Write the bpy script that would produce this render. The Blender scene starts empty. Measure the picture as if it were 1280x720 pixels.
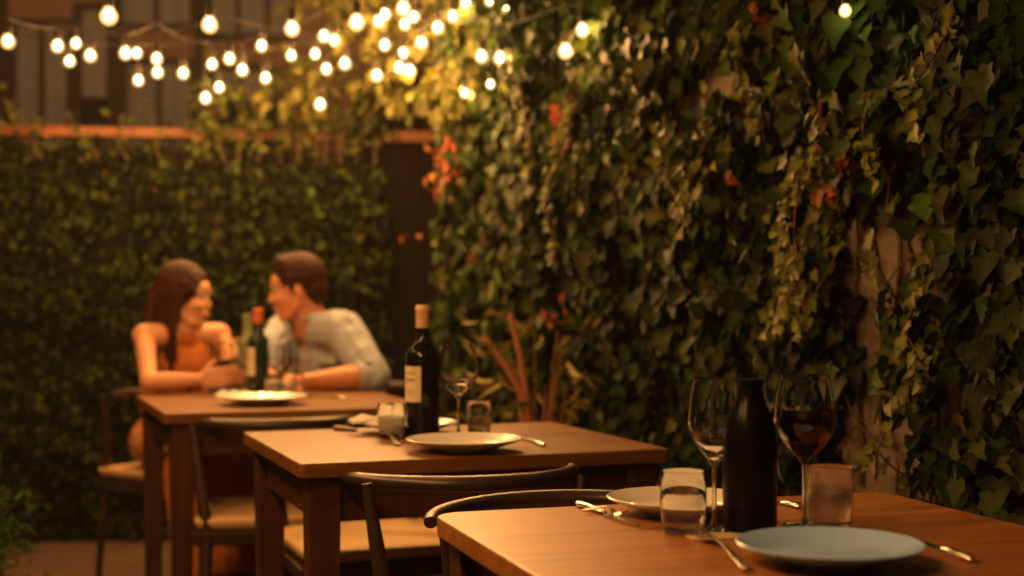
import bpy, math, random
import numpy as np
from mathutils import Vector, Matrix
random.seed(7); rng = np.random.default_rng(11)
sc = bpy.context.scene
COL = sc.collection
R = math.radians
F = 1769.0; HY = 368.0; CAMZ = 1.08; TH = 0.75

def PX(px, d): return (px - 640.0) / F * d            # lateral metres of a column at depth d
def PZ(py, d): return CAMZ - (py - HY) / F * d        # height of a row at depth d

# ------------------------------------------------------------------ bookkeeping
def tag(o, label=None, cat=None, group=None, kind=None):
    if label: o['label'] = label
    if cat: o['category'] = cat
    if group: o['group'] = group
    if kind: o['kind'] = kind
    return o

def empty(name, loc=(0, 0, 0), rz=0.0):
    o = bpy.data.objects.new(name, None); COL.objects.link(o)
    o.location = loc; o.rotation_euler = (0, 0, rz); o.empty_display_size = 0.05
    return o

def link(name, me, mat=None, parent=None, loc=None):
    o = bpy.data.objects.new(name, me); COL.objects.link(o)
    if mat is not None:
        for m in (mat if isinstance(mat, (list, tuple)) else [mat]): me.materials.append(m)
    if parent is not None: o.parent = parent
    if loc is not None: o.location = loc
    return o

def copy_tree(o, parent=None):
    c = o.copy(); COL.objects.link(c)
    if parent is not None: c.parent = parent
    for ch in list(o.children): copy_tree(ch, c)
    return c

# ------------------------------------------------------------------ materials
def mat(name, col=(.5, .5, .5), rough=.5, metal=0.0, spec=.5, trans=0.0, ior=1.45, coat=0.0):
    m = bpy.data.materials.new(name); m.use_nodes = True
    b = m.node_tree.nodes['Principled BSDF']
    b.inputs['Base Color'].default_value = (*col, 1)
    b.inputs['Roughness'].default_value = rough
    b.inputs['Metallic'].default_value = metal
    b.inputs['Specular IOR Level'].default_value = spec
    b.inputs['Transmission Weight'].default_value = trans
    b.inputs['IOR'].default_value = ior
    b.inputs['Coat Weight'].default_value = coat
    return m

def N(m, t, **kw):
    n = m.node_tree.nodes.new(t)
    for k, v in kw.items():
        if k in n.inputs: n.inputs[k].default_value = v
        else: setattr(n, k, v)
    return n
def L(m, a, b): m.node_tree.links.new(a, b)

def ramp(m, fac, stops):
    r = N(m, 'ShaderNodeValToRGB'); e = r.color_ramp.elements
    while len(e) < len(stops): e.new(.5)
    for i, (p, c) in enumerate(stops): e[i].position = p; e[i].color = (*c, 1)
    L(m, fac, r.inputs[0]); return r.outputs[0]

def noisy(name, c1, c2, scale=(5, 5, 5), rough=(.4, .6), bump=.1, nscale=1.0, detail=6, coat=0.0, spec=.5, bdist=.002):
    m = mat(name, c1, rough[0], coat=coat, spec=spec)
    b = m.node_tree.nodes['Principled BSDF']
    tc = N(m, 'ShaderNodeTexCoord'); mp = N(m, 'ShaderNodeMapping'); mp.inputs['Scale'].default_value = scale
    L(m, tc.outputs['Object'], mp.inputs[0])
    n = N(m, 'ShaderNodeTexNoise'); n.inputs['Scale'].default_value = nscale; n.inputs['Detail'].default_value = detail
    L(m, mp.outputs[0], n.inputs['Vector'])
    L(m, ramp(m, n.outputs[0], [(.3, c1), (.7, c2)]), b.inputs['Base Color'])
    mr = N(m, 'ShaderNodeMapRange'); mr.inputs['To Min'].default_value = rough[0]; mr.inputs['To Max'].default_value = rough[1]
    L(m, n.outputs[0], mr.inputs[0]); L(m, mr.outputs[0], b.inputs['Roughness'])
    if bump:
        bp = N(m, 'ShaderNodeBump'); bp.inputs['Strength'].default_value = bump; bp.inputs['Distance'].default_value = bdist
        L(m, n.outputs[0], bp.inputs['Height']); L(m, bp.outputs[0], b.inputs['Normal'])
    return m

def wood(name, dark, mid, light, grain=(1.3, 26, 26), rough=(.30, .48), coat=.15):
    m = mat(name, mid, .4, coat=coat); b = m.node_tree.nodes['Principled BSDF']
    b.inputs['Coat Roughness'].default_value = .35
    tc = N(m, 'ShaderNodeTexCoord'); mp = N(m, 'ShaderNodeMapping'); mp.inputs['Scale'].default_value = grain
    L(m, tc.outputs['Object'], mp.inputs[0])
    w = N(m, 'ShaderNodeTexNoise'); w.inputs['Scale'].default_value = 1.6; w.inputs['Detail'].default_value = 9; w.inputs['Roughness'].default_value = .62; w.inputs['Distortion'].default_value = .9
    L(m, mp.outputs[0], w.inputs['Vector'])
    mp2 = N(m, 'ShaderNodeMapping'); mp2.inputs['Scale'].default_value = (2.2, 5, 5); L(m, tc.outputs['Object'], mp2.inputs[0])
    big = N(m, 'ShaderNodeTexNoise'); big.inputs['Scale'].default_value = 1.3; big.inputs['Detail'].default_value = 3; L(m, mp2.outputs[0], big.inputs['Vector'])
    mx = N(m, 'ShaderNodeMath', operation='MULTIPLY_ADD'); mx.inputs[1].default_value = .6; L(m, w.outputs[0], mx.inputs[0])
    ml = N(m, 'ShaderNodeMath', operation='MULTIPLY'); ml.inputs[1].default_value = .4; L(m, big.outputs[0], ml.inputs[0]); L(m, ml.outputs[0], mx.inputs[2])
    L(m, ramp(m, mx.outputs[0], [(.33, dark), (.5, mid), (.66, light)]), b.inputs['Base Color'])
    mr = N(m, 'ShaderNodeMapRange'); mr.inputs['To Min'].default_value = rough[0]; mr.inputs['To Max'].default_value = rough[1]
    L(m, big.outputs[0], mr.inputs[0]); L(m, mr.outputs[0], b.inputs['Roughness'])
    bp = N(m, 'ShaderNodeBump'); bp.inputs['Strength'].default_value = .25; bp.inputs['Distance'].default_value = .0006
    L(m, w.outputs[0], bp.inputs['Height']); L(m, bp.outputs[0], b.inputs['Normal'])
    return m

def leafmat(name, rough=.5, transl=.18):
    m = mat(name, (.06, .1, .03), rough); nt = m.node_tree; b = nt.nodes['Principled BSDF']
    b.inputs['Specular IOR Level'].default_value = .12
    a = N(m, 'ShaderNodeAttribute'); a.attribute_name = 'tint'
    tc = N(m, 'ShaderNodeTexCoord'); n = N(m, 'ShaderNodeTexNoise'); n.inputs['Scale'].default_value = 38; n.inputs['Detail'].default_value = 4
    L(m, tc.outputs['Object'], n.inputs['Vector'])
    mr = N(m, 'ShaderNodeMapRange'); mr.inputs['To Min'].default_value = .62; mr.inputs['To Max'].default_value = 1.35; L(m, n.outputs[0], mr.inputs[0])
    mu = N(m, 'ShaderNodeMix', data_type='RGBA', blend_type='MULTIPLY'); mu.inputs[0].default_value = 1
    L(m, a.outputs['Color'], mu.inputs[6]); L(m, mr.outputs[0], mu.inputs[7])
    L(m, mu.outputs[2], b.inputs['Base Color'])
    bp = N(m, 'ShaderNodeBump'); bp.inputs['Strength'].default_value = .35; bp.inputs['Distance'].default_value = .003
    L(m, n.outputs[0], bp.inputs['Height']); L(m, bp.outputs[0], b.inputs['Normal'])
    t = N(m, 'ShaderNodeBsdfTranslucent'); L(m, mu.outputs[2], t.inputs[0])
    mix = N(m, 'ShaderNodeMixShader'); mix.inputs[0].default_value = transl
    L(m, b.outputs[0], mix.inputs[1]); L(m, t.outputs[0], mix.inputs[2])
    L(m, mix.outputs[0], nt.nodes['Material Output'].inputs[0])
    return m

M = {}
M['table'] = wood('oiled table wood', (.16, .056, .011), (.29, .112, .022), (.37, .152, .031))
M['table_dimmed'] = wood('redder table wood dimmed in colour', (.085, .031, .005), (.17, .068, .009), (.24, .10, .014), coat=.04)  # redder wood, also darkened in colour for less light on farther tables
M['tableleg'] = wood('table leg wood', (.036, .012, .004), (.058, .019, .006), (.085, .030, .010), grain=(26, 26, 1.3), coat=.05)
M['chair'] = wood('dark chair wood', (.020, .011, .008), (.032, .018, .012), (.05, .028, .018), grain=(18, 18, 3), rough=(.28, .42), coat=.25)
M['seat'] = noisy('woven tan seat', (.55, .34, .14), (.66, .44, .20), (1, 1, 1), (.6, .8), .5, 160, 2, bdist=.003)
M['plate_sky_tint'] = noisy('stoneware glaze tinted by sky reflection', (.33, .54, .88), (.40, .62, .95), (1, 1, 1), (.16, .3), .05, 9, 4, coat=.3)  # blue of the reflected sky put into the glaze colour
M['plate'] = noisy('white stoneware glaze', (.68, .66, .62), (.76, .74, .70), (1, 1, 1), (.18, .3), .05, 9, 4, coat=.3)
M['steel'] = noisy('brushed cutlery steel', (.62, .60, .57), (.72, .70, .66), (1, 1, 1), (.18, .32), .05, 60, 3)
M['steel'].node_tree.nodes['Principled BSDF'].inputs['Metallic'].default_value = 1
M['glass'] = mat('clear glass', (1, 1, 1), 0.0, trans=1, ior=1.48)
M['frost'] = noisy('misted glass', (.86, .80, .72), (.95, .92, .88), (1, 1, 1), (.08, .16), .05, 14, 4)
M['frost'].node_tree.nodes['Principled BSDF'].inputs['Transmission Weight'].default_value = .9
M['water'] = mat('water', (.97, .98, 1), 0.0, trans=1, ior=1.33)
M['whitened_water'] = mat('water whitened for refracted light', (.92, .90, .86), .25, trans=.4, ior=1.33)  # white in the colour stands in for light refracted through the water
M['cloudy'] = mat('cloudy drink', (.92, .80, .62), .1, trans=.9, ior=1.33)
M['wine'] = mat('red wine', (.045, .003, .004), 0.02, trans=.8, ior=1.34)
M['bottle'] = mat('near black bottle glass', (.006, .006, .006), .09, spec=.45)
M['matte_bottle'] = noisy('matt black bottle', (.004, .004, .004), (.007, .007, .007), (1, 1, 1), (.25, .35), .05, 40, 3, spec=.2)
M['green_bottle'] = mat('dark green bottle glass', (.012, .030, .012), .12, spec=.5)
M['label'] = noisy('cream paper label', (.62, .52, .36), (.70, .60, .43), (1, 1, 1), (.6, .75), .1, 60, 4)
M['ink'] = mat('label ink', (.05, .03, .02), .7)
M['foil'] = noisy('copper beige foil capsule', (.50, .30, .18), (.60, .38, .24), (1, 1, 1), (.35, .5), .1, 60, 4)
M['foil_red'] = noisy('orange red foil capsule', (.55, .11, .03), (.66, .16, .04), (1, 1, 1), (.35, .5), .1, 60, 4)
M['napkin'] = noisy('white linen', (.66, .62, .54), (.76, .72, .64), (1, 1, 1), (.8, .9), .5, 220, 3)
M['coaster'] = noisy('beige paper coaster', (.50, .36, .19), (.58, .43, .25), (1, 1, 1), (.8, .9), .2, 90, 4)
M['cord'] = mat('black rubber cord', (.012, .010, .009), .6, spec=.12)
M['plaster'] = noisy('weathered tan plaster', (.14, .105, .072), (.23, .178, .127), (1, 1, 1), (.8, .95), .6, 4.5, 10, bdist=.012)
M['ivy'] = leafmat('ivy leaf'); M['hedge'] = leafmat('hedge leaf', .65, .12)
M['stem'] = noisy('woody vine stem', (.07, .04, .022), (.13, .075, .04), (1, 1, 1), (.7, .9), .5, 60, 5)
M['redstem'] = noisy('red young vine stem', (.22, .045, .022), (.32, .075, .035), (1, 1, 1), (.5, .7), .3, 60, 5)
M['stalk'] = noisy('dry reddish stalk', (.28, .10, .045), (.40, .17, .08), (20, 20, 2), (.6, .8), .4, 3, 5)
M['gate_gap_black'] = noisy('gate black for the dark gap', (.004, .003, .002), (.006, .004, .003), (1, 1, 1), (.7, .9), .3, 20, 4, spec=.05)  # near-black colour puts the gap's darkness into the gate boards
M['rail'] = wood('red stained rail', (.13, .042, .012), (.17, .058, .016), (.21, .075, .021), rough=(.5, .7), coat=0)
M['fence'] = wood('dark fence board', (.018, .010, .006), (.028, .016, .010), (.04, .022, .013), grain=(20, 20, 1.5), rough=(.6, .8), coat=0)
M['fence'].node_tree.nodes['Principled BSDF'].inputs['Specular IOR Level'].default_value = .1
M['facade'] = noisy('brown render', (.30, .18, .11), (.38, .23, .15), (1, 1, 1), (.8, .95), .3, 3, 8, bdist=.01)
M['facade2'] = noisy('tan render', (.34, .22, .14), (.42, .28, .19), (1, 1, 1), (.8, .95), .3, 3, 8, bdist=.01)
M['wframe'] = noisy('dark window frame paint', (.035, .022, .016), (.05, .032, .024), (1, 1, 1), (.5, .7), .1, 12, 4)
M['curtain'] = noisy('grey curtain with sky reflection', (.24, .25, .28), (.36, .36, .38), (14, 14, .6), (.35, .5), .3, 2, 3)  # grey-blue colour also carries the dusk sky reflected in the panes
M['darkpane'] = mat('dark window glass', (.012, .010, .010), .12)
M['skin_w'] = noisy('warm fair skin', (.56, .27, .14), (.62, .31, .17), (1, 1, 1), (.42, .55), .05, 30, 4)
M['skin_m'] = noisy('tanned skin', (.50, .21, .10), (.56, .25, .13), (1, 1, 1), (.42, .55), .05, 30, 4)
for k in ('skin_w', 'skin_m'):
    b = M[k].node_tree.nodes['Principled BSDF']; b.inputs['Subsurface Weight'].default_value = .12; b.inputs['Subsurface Radius'].default_value = (.012, .004, .002)
M['dress'] = noisy('rust knit', (.42, .125, .024), (.52, .165, .034), (1, 1, 1), (.75, .9), .3, 90, 4)
M['shirt'] = noisy('grey chambray', (.27, .31, .36), (.36, .40, .45), (1, 1, 1), (.75, .9), .35, 120, 4)
M['trouser'] = noisy('dark trousers', (.020, .020, .024), (.03, .03, .036), (1, 1, 1), (.8, .9), .2, 90, 4)
M['shoe'] = noisy('dark leather', (.02, .012, .008), (.035, .02, .014), (1, 1, 1), (.4, .55), .2, 40, 4)
M['hair_w'] = noisy('auburn brown hair', (.022, .0055, .002), (.050, .012, .0045), (60, 60, 4), (.5, .65), .6, 3, 4, spec=.2, bdist=.004)
M['hair_m'] = noisy('dark brown hair', (.020, .0055, .0025), (.046, .012, .005), (70, 70, 25), (.5, .65), .6, 3, 4, spec=.2, bdist=.004)
M['eye'] = mat('eye white', (.42, .38, .34), .35, spec=.2); M['iris'] = mat('brown iris', (.04, .02, .01), .15)
M['lip'] = mat('lips', (.42, .10, .07), .4)

# pavers
def paver():
    m = mat('terrace pavers', (.12, .07, .045), .6); b = m.node_tree.nodes['Principled BSDF']
    tc = N(m, 'ShaderNodeTexCoord'); mp = N(m, 'ShaderNodeMapping'); mp.inputs['Rotation'].default_value = (0, 0, R(20)); L(m, tc.outputs['Object'], mp.inputs[0])
    br = N(m, 'ShaderNodeTexBrick'); br.offset = .5
    br.inputs['Color1'].default_value = (.12, .072, .046, 1); br.inputs['Color2'].default_value = (.085, .052, .034, 1); br.inputs['Mortar'].default_value = (.05, .03, .02, 1)
    br.inputs['Scale'].default_value = 1.0; br.inputs['Mortar Size'].default_value = .006; br.inputs['Brick Width'].default_value = .8; br.inputs['Row Height'].default_value = .4
    L(m, mp.outputs[0], br.inputs['Vector'])
    n = N(m, 'ShaderNodeTexNoise'); n.inputs['Scale'].default_value = 6; n.inputs['Detail'].default_value = 8; L(m, tc.outputs['Object'], n.inputs['Vector'])
    mr = N(m, 'ShaderNodeMapRange'); mr.inputs['To Min'].default_value = .6; mr.inputs['To Max'].default_value = 1.4; L(m, n.outputs[0], mr.inputs[0])
    mu = N(m, 'ShaderNodeMix', data_type='RGBA', blend_type='MULTIPLY'); mu.inputs[0].default_value = 1
    L(m, br.outputs[0], mu.inputs[6]); L(m, mr.outputs[0], mu.inputs[7]); L(m, mu.outputs[2], b.inputs['Base Color'])
    bp = N(m, 'ShaderNodeBump'); bp.inputs['Strength'].default_value = .4; bp.inputs['Distance'].default_value = .004
    L(m, n.outputs[0], bp.inputs['Height']); L(m, bp.outputs[0], b.inputs['Normal'])
    return m
M['paver'] = paver()

BULB_COL = (1.0, .46, .135)
def bulbmat():
    m = bpy.data.materials.new('lit bulb glass'); m.use_nodes = True; nt = m.node_tree; nt.nodes.clear()
    out = N(m, 'ShaderNodeOutputMaterial'); t = N(m, 'ShaderNodeBsdfTransparent'); e = N(m, 'ShaderNodeEmission')
    e.inputs[0].default_value = (1.0, .55, .16, 1); e.inputs[1].default_value = .8
    a = N(m, 'ShaderNodeAddShader'); L(m, t.outputs[0], a.inputs[0]); L(m, e.outputs[0], a.inputs[1]); L(m, a.outputs[0], out.inputs[0])
    m.cycles.emission_sampling = 'NONE'
    return m
M['bulb'] = bulbmat()
def coremat():
    m = bpy.data.materials.new('glowing filament cage'); m.use_nodes = True; nt = m.node_tree; nt.nodes.clear()
    out = N(m, 'ShaderNodeOutputMaterial'); e = N(m, 'ShaderNodeEmission'); t = N(m, 'ShaderNodeBsdfTransparent'); a = N(m, 'ShaderNodeAddShader')
    e.inputs[0].default_value = (1.0, .64, .26, 1); e.inputs[1].default_value = 15
    L(m, t.outputs[0], a.inputs[0]); L(m, e.outputs[0], a.inputs[1]); L(m, a.outputs[0], out.inputs[0]); m.cycles.emission_sampling = 'NONE'
    return m
M['core'] = coremat()

# ------------------------------------------------------------------ mesh building
class MB:
    def __init__(s): s.v = []; s.f = []; s.mi = []
    def add(s, vs, fs, mi=0):
        b = len(s.v); s.v += [tuple(v) for v in vs]; s.f += [tuple(i + b for i in f) for f in fs]; s.mi += [mi] * len(fs)
    def box(s, c, size, rz=0, mi=0):
        x, y, z = [a / 2 for a in size]; ca, sa = math.cos(rz), math.sin(rz)
        vs = [(c[0] + px * ca - py * sa, c[1] + px * sa + py * ca, c[2] + pz) for pz in (-z, z) for px, py in ((-x, -y), (x, -y), (x, y), (-x, y))]
        s.add(vs, [(3, 2, 1, 0), (4, 5, 6, 7), (0, 1, 5, 4), (1, 2, 6, 5), (2, 3, 7, 6), (3, 0, 4, 7)], mi)
    def frustum(s, c0, s0, c1, s1, mi=0):
        vs = [(c[0] + a * q[0] / 2, c[1] + b * q[1] / 2, c[2]) for c, q in ((c0, s0), (c1, s1)) for a, b in ((-1, -1), (1, -1), (1, 1), (-1, 1))]
        s.add(vs, [(3, 2, 1, 0), (4, 5, 6, 7), (0, 1, 5, 4), (1, 2, 6, 5), (2, 3, 7, 6), (3, 0, 4, 7)], mi)
    def lathe(s, prof, c=(0, 0, 0), n=40, mi=0):
        vs = []; fs = []; k = len(prof)
        for r, z in prof:
            for j in range(n):
                a = 2 * math.pi * j / n; vs.append((c[0] + max(r, 1e-5) * math.cos(a), c[1] + max(r, 1e-5) * math.sin(a), c[2] + z))
        for i in range(k - 1):
            for j in range(n):
                j2 = (j + 1) % n; fs.append((i * n + j, i * n + j2, (i + 1) * n + j2, (i + 1) * n + j))
        s.add(vs, fs, mi)
    def tube(s, pts, rad, n=8, mi=0, flat=1.0, up=Vector((0, 0, 1))):
        pts = [Vector(p) for p in pts]; rads = rad if isinstance(rad, (list, tuple)) else [rad] * len(pts)
        vs = []; fs = []
        for i, p in enumerate(pts):
            t = (pts[min(i + 1, len(pts) - 1)] - pts[max(i - 1, 0)]).normalized()
            u = up if abs(t.dot(up)) < .95 else Vector((1, 0, 0))
            a = t.cross(u).normalized(); b = a.cross(t).normalized()
            for j in range(n):
                an = 2 * math.pi * j / n; q = p + (a * math.cos(an) + b * math.sin(an) * flat) * rads[i]; vs.append(q)
        for i in range(len(pts) - 1):
            for j in range(n):
                j2 = (j + 1) % n; fs.append((i * n + j, i * n + j2, (i + 1) * n + j2, (i + 1) * n + j))
        fs.append(tuple(range(n - 1, -1, -1))); fs.append(tuple((len(pts) - 1) * n + j for j in range(n)))
        s.add(vs, fs, mi)
    def mesh(s, name, smooth=True):
        me = bpy.data.meshes.new(name); me.from_pydata(s.v, [], s.f); me.update()
        me.polygons.foreach_set('material_index', s.mi)
        me.polygons.foreach_set('use_smooth', [smooth] * len(s.f))
        if smooth: smooth_by_angle(me, 38)
        return me
    def build(s, name, m, parent=None, smooth=True, bevel=0, loc=None, seg=2):
        o = link(name, s.mesh(name, smooth), m, parent, loc)
        if bevel:
            b = o.modifiers.new('b', 'BEVEL'); b.width = bevel; b.segments = seg; b.limit_method = 'ANGLE'; b.angle_limit = R(40)
        if smooth and bevel: 
            w = o.modifiers.new('w', 'WEIGHTED_NORMAL')
        return o

def smooth_by_angle(me, deg=40):
    try: me.set_sharp_from_angle(angle=R(deg))
    except Exception: pass

# ------------------------------------------------------------------ leaves in bulk
IVY_V = np.array([(0, .0, .0), (.22, .16, .02), (.46, .12, .05), (.50, -.08, .05), (.66, -.28, .07), (.47, -.42, .04), (.30, -.66, .02), (0, -1.0, -.12),
                  (-.30, -.66, .02), (-.47, -.42, .04), (-.66, -.28, .07), (-.50, -.08, .05), (-.46, .12, .05), (-.22, .16, .02), (0, -.34, -.06)], float)
IVY_F = [(14, i, i + 1) for i in range(13)] + [(14, 13, 0)]
IVY_V[:, 1] += .2
OV_V = np.array([(0, 0, 0), (.24, -.22, .05), (.30, -.5, .06), (.17, -.8, .02), (0, -1, -.08), (-.17, -.8, .02), (-.30, -.5, .06), (-.24, -.22, .05), (0, -.5, -.03)], float)
OV_F = [(8, i, i + 1) for i in range(7)] + [(8, 7, 0)]
NAR_V = np.array([(0, 0, 0), (.10, -.3, .03), (.08, -.7, .02), (0, -1, -.1), (-.08, -.7, .02), (-.10, -.3, .03), (0, -.5, -.02)], float)
NAR_F = [(6, i, i + 1) for i in range(5)] + [(6, 5, 0)]

def norm(a): return a / np.maximum(np.linalg.norm(a, axis=-1, keepdims=True), 1e-9)

def leaves(name, shape, pos, tip, nor, size, tint, m, parent, wid=None):
    """pos, tip direction, face normal (N,3); size (N); tint (N,3)"""
    V, Fc = (IVY_V, IVY_F) if shape == 'ivy' else (OV_V, OV_F) if shape == 'oval' else (NAR_V, NAR_F)
    n = len(pos); tip = norm(tip); nor = norm(nor - tip * (nor * tip).sum(1, keepdims=True)); side = np.cross(tip, nor)
    k = len(V); wob = 1 + rng.normal(0, .10, (n, k, 1)); Vv = V[None] * wob
    VE = np.full(k, .88); VE[-1] = 1.55; VE[0] = 1.3
    curl = rng.uniform(.4, 3.2, (n, 1)); w = (rng.uniform(.8, 1.15, (n, 1)) if wid is None else wid)
    co = (side[:, None] * (Vv[..., 0] * w)[..., None] - tip[:, None] * Vv[..., 1][..., None] + nor[:, None] * (Vv[..., 2] * curl)[..., None]) * size[:, None, None] + pos[:, None]
    co = co.reshape(-1, 3)
    fa = np.array(Fc); faces = (fa[None] + (np.arange(n) * k)[:, None, None]).reshape(-1, 3)
    me = bpy.data.meshes.new(name)
    me.vertices.add(len(co)); me.vertices.foreach_set('co', co.astype(np.float32).ravel())
    me.loops.add(faces.size); me.loops.foreach_set('vertex_index', faces.astype(np.int32).ravel())
    me.polygons.add(len(faces)); me.polygons.foreach_set('loop_start', np.arange(0, faces.size, 3, dtype=np.int32))
    me.polygons.foreach_set('loop_total', np.full(len(faces), 3, np.int32))
    me.polygons.foreach_set('use_smooth', np.ones(len(faces), bool))
    me.update(calc_edges=True)
    at = me.attributes.new('tint', 'FLOAT_COLOR', 'POINT')
    c = np.ones((n, k, 4), np.float32); c[..., :3] = tint[:, None] * (VE[None, :, None] * rng.uniform(.9, 1.1, (n, k, 1))); at.data.foreach_set('color', c.ravel())
    return link(name, me, m, parent)

def tints(n, base, var=.35, yellow=.25):
    base = np.array(base); t = base[None] * np.exp(rng.normal(0, var, (n, 1)))
    y = rng.random((n, 1)) ** 3 * yellow
    return np.clip(t * (1 - y) + np.array([.15, .12, .018])[None] * y, 0, 1)

def field(seed, s, z, sc_=1.0):
    r = np.random.default_rng(seed); out = 0
    for k in range(7):
        a = r.uniform(0, 6.28); f = sc_ * (1.2 + k * 1.1); p = r.uniform(0, 6.28)
        out = out + np.sin((s * math.cos(a) + z * math.sin(a)) * f * 2 + p) / (1 + k * .45)
    return out / 2.4

# ------------------------------------------------------------------ ground, sky, walls
g = MB(); n_ = 40
g.add([(-11.5, -8.5, 0), (11.5, -8.5, 0), (11.5, 12.5, 0), (-11.5, 12.5, 0)], [(0, 1, 2, 3)])
tag(g.build('terrace_ground', M['paver'], smooth=False), 'brown paved terrace floor running under the tables', kind='structure')

# ivy wall frame
WU = np.array([.3764, -.9265, 0.]); WN = np.array([-.9265, -.3764, 0.]); WO = np.array([-.288, 6.0, 0.])
def wall_s(px):
    a = (px - 640) / F; d = 2.1495 / (a + .40625); return (6 - d) * 1.0794, d
wall = MB()
p0 = WO - WU * .05; p1 = WO + WU * 5.2; th = -WN * .22
q = [p0, p1, p1 + th, p0 + th]
wall.add([(a[0], a[1], z) for z in (0, 3.1) for a in q], [(0, 1, 2, 3), (4, 7, 6, 5), (0, 4, 5, 1), (1, 5, 6, 2), (2, 6, 7, 3), (3, 7, 4, 0)])
gw = empty('garden_wall', (0, 0, 0)); tag(gw, 'tall weathered tan plaster wall showing through gaps in the ivy', 'wall')
wall.build('plaster_face', M['plaster'], gw, smooth=False)
cp = MB(); c0 = (p0 + p1) / 2 + th / 2; cp.box((c0[0], c0[1], 3.13), (5.35, .30, .06), math.atan2(WU[1], WU[0])); cp.build('coping', M['facade2'], gw, smooth=False, bevel=.006)

# bare patches of wall (in wall coordinates: along, height, half sizes)
patches = []
for (x0, x1, y0, y1) in [(1078, 1172, 290, 405), (1080, 1150, 385, 470), (1070, 1158, 500, 660), (888, 948, 82, 142), (1200, 1225, 500, 545), (820, 900, 205, 235), (1150, 1190, 610, 650), (1058, 1082, 140, 300)]:
    s0, d0 = wall_s(x0); s1, d1 = wall_s(x1); dm = (d0 + d1) / 2
    patches.append(((s0 + s1) / 2, (PZ(y0, dm) + PZ(y1, dm)) / 2, abs(s1 - s0) / 2, abs(PZ(y0, dm) - PZ(y1, dm)) / 2))
def bare(s, z, grow=1.0):
    o = np.zeros(len(s), bool); wob = .25 * field(91, s, z, 6)
    for (cs, cz, hs, hz) in patches:
        o |= ((s - cs) / (hs * grow)) ** 2 + ((z - cz) / (hz * grow)) ** 2 < 1 + wob
    return o

ivy = empty('ivy_climber', (float(WO[0] + WU[0] * 2.5), float(WO[1] + WU[1] * 2.5), 0))
tag(ivy, 'dense climbing ivy with lobed green leaves covering the tall wall on the right', 'ivy plant')
ivy_off = np.array(ivy.location)

def wall_leaves(name, n, off, size, base, var, yel, jit=.45, m='ivy', lift=(.1, .7), smin=.13, smax=4.9, zmax=3.0, seed=5, mask=None, grow=1.3, shape='ivy'):
    s = rng.uniform(smin, smax, n); z = rng.uniform(-.0, zmax, n)
    keep = ~bare(s, z - size[0] * .55, grow)
    if mask is not None: keep &= mask(s, z)
    s, z = s[keep], z[keep]; n = len(s)
    lump = .055 + .05 * field(seed, s, z, 2.2)
    o = lump + rng.uniform(off[0], off[1], n)
    pos = WO + WU * s[:, None] + WN * np.maximum(o, .012)[:, None]; pos[:, 2] = z + .0
    sz = np.clip(rng.normal(size[0], size[1], n), size[0] * .45, size[0] * 1.4)
    sway = rng.normal(0, jit, n); tip = np.stack([WU[0] * sway, WU[1] * sway, -np.ones(n)], 1) + WN * rng.uniform(0, .75, n)[:, None]
    nor = WN[None] + WU[None] * rng.normal(0, jit, n)[:, None] + np.array([0, 0, 1.])[None] * rng.uniform(lift[0], lift[1], n)[:, None]
    return leaves(name, shape, pos - ivy_off, tip, nor, sz, tints(n, base, var, yel), M[m], ivy)

patchy = lambda s, z: (field(33, s, z, 2.6) + rng.normal(0, .25, len(s))) > -.95
wall_leaves('leaves', 27000, (-.035, .035), (.047, .012), (.0080, .0185, .0022), .5, .07, mask=patchy)
wall_leaves('outer_leaves', 7500, (.03, .09), (.050, .013), (.0118, .0245, .0029), .45, .15, jit=.42, mask=lambda s, z: field(44, s, z, 3.2) > -.1)
wall_leaves('young_leaves', 1000, (.05, .11), (.036, .008), (.046, .066, .009), .3, .3, jit=.8, mask=lambda s, z: field(57, s, z, 4.2) > .22)

# hanging shoots: stem with small bright leaves
def shoots():
    st = MB(); rs = MB(); P = []; T = []; Nn = []; S = []
    spec = []
    for (px, y0, y1, red) in [(1092, 60, 330, 1), (1072, 120, 420, 1), (1062, 200, 380, 0), (1085, 250, 430, 0), (900, 150, 300, 0), (935, 110, 290, 0), (960, 170, 250, 0),
                              (1165, 300, 480, 0), (1170, 120, 260, 0), (1205, 430, 600, 0), (1130, 560, 650, 0), (1000, 30, 180, 0), (845, 90, 250, 0), (760, 130, 330, 0), (700, 100, 260, 0), (1185, 640, 560, 0), (1250, 20, 200, 0), (1225, 330, 470, 0), (1040, 300, 420, 0)]:
        spec.append((px, y0, y1, red))
    for (px, y0, y1, red) in spec:
        s0, d0 = wall_s(px); z0, z1 = PZ(y0, d0), PZ(y1, d0); k = 14; drift = random.uniform(-.06, .06)
        pts = []
        for i in range(k):
            t = i / (k - 1); s = s0 + drift * t + .015 * math.sin(t * 9 + px); o = .13 + .05 * math.sin(t * 3 + px) + .03 * t
            p = WO + WU * s + WN * o; pts.append(Vector((p[0], p[1], z0 + (z1 - z0) * t)) - Vector(ivy_off))
        one = MB(); one.tube(pts, [.0035 - .002 * i / k for i in range(k)], 6); one.build('red_shoot_stem' if red else 'shoot_stem', M['redstem' if red else 'stem'], ivy)
        for i in range(int(abs(z1 - z0) * 90)):
            t = random.random(); f = t * (k - 1); a = int(f); pp = pts[a].lerp(pts[min(a + 1, k - 1)], f - a)
            P.append(np.array(pp) + rng.normal(0, .012, 3) + WN * .012); sd = random.choice((-1, 1))
            T.append(WU * sd * random.uniform(.3, 1) + np.array([0, 0, -random.uniform(.4, 1)]) + WN * random.uniform(0, .6)); Nn.append(WN + np.array([0, 0, random.uniform(.1, .9)]) + WU * random.gauss(0, .4)); S.append(random.uniform(.018, .042))
    leaves('shoot_leaves', 'ivy', np.array(P), np.array(T), np.array(Nn), np.array(S), tints(len(P), (.08, .092, .012), .3, .4), M['ivy'], ivy)
shoots()

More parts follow.
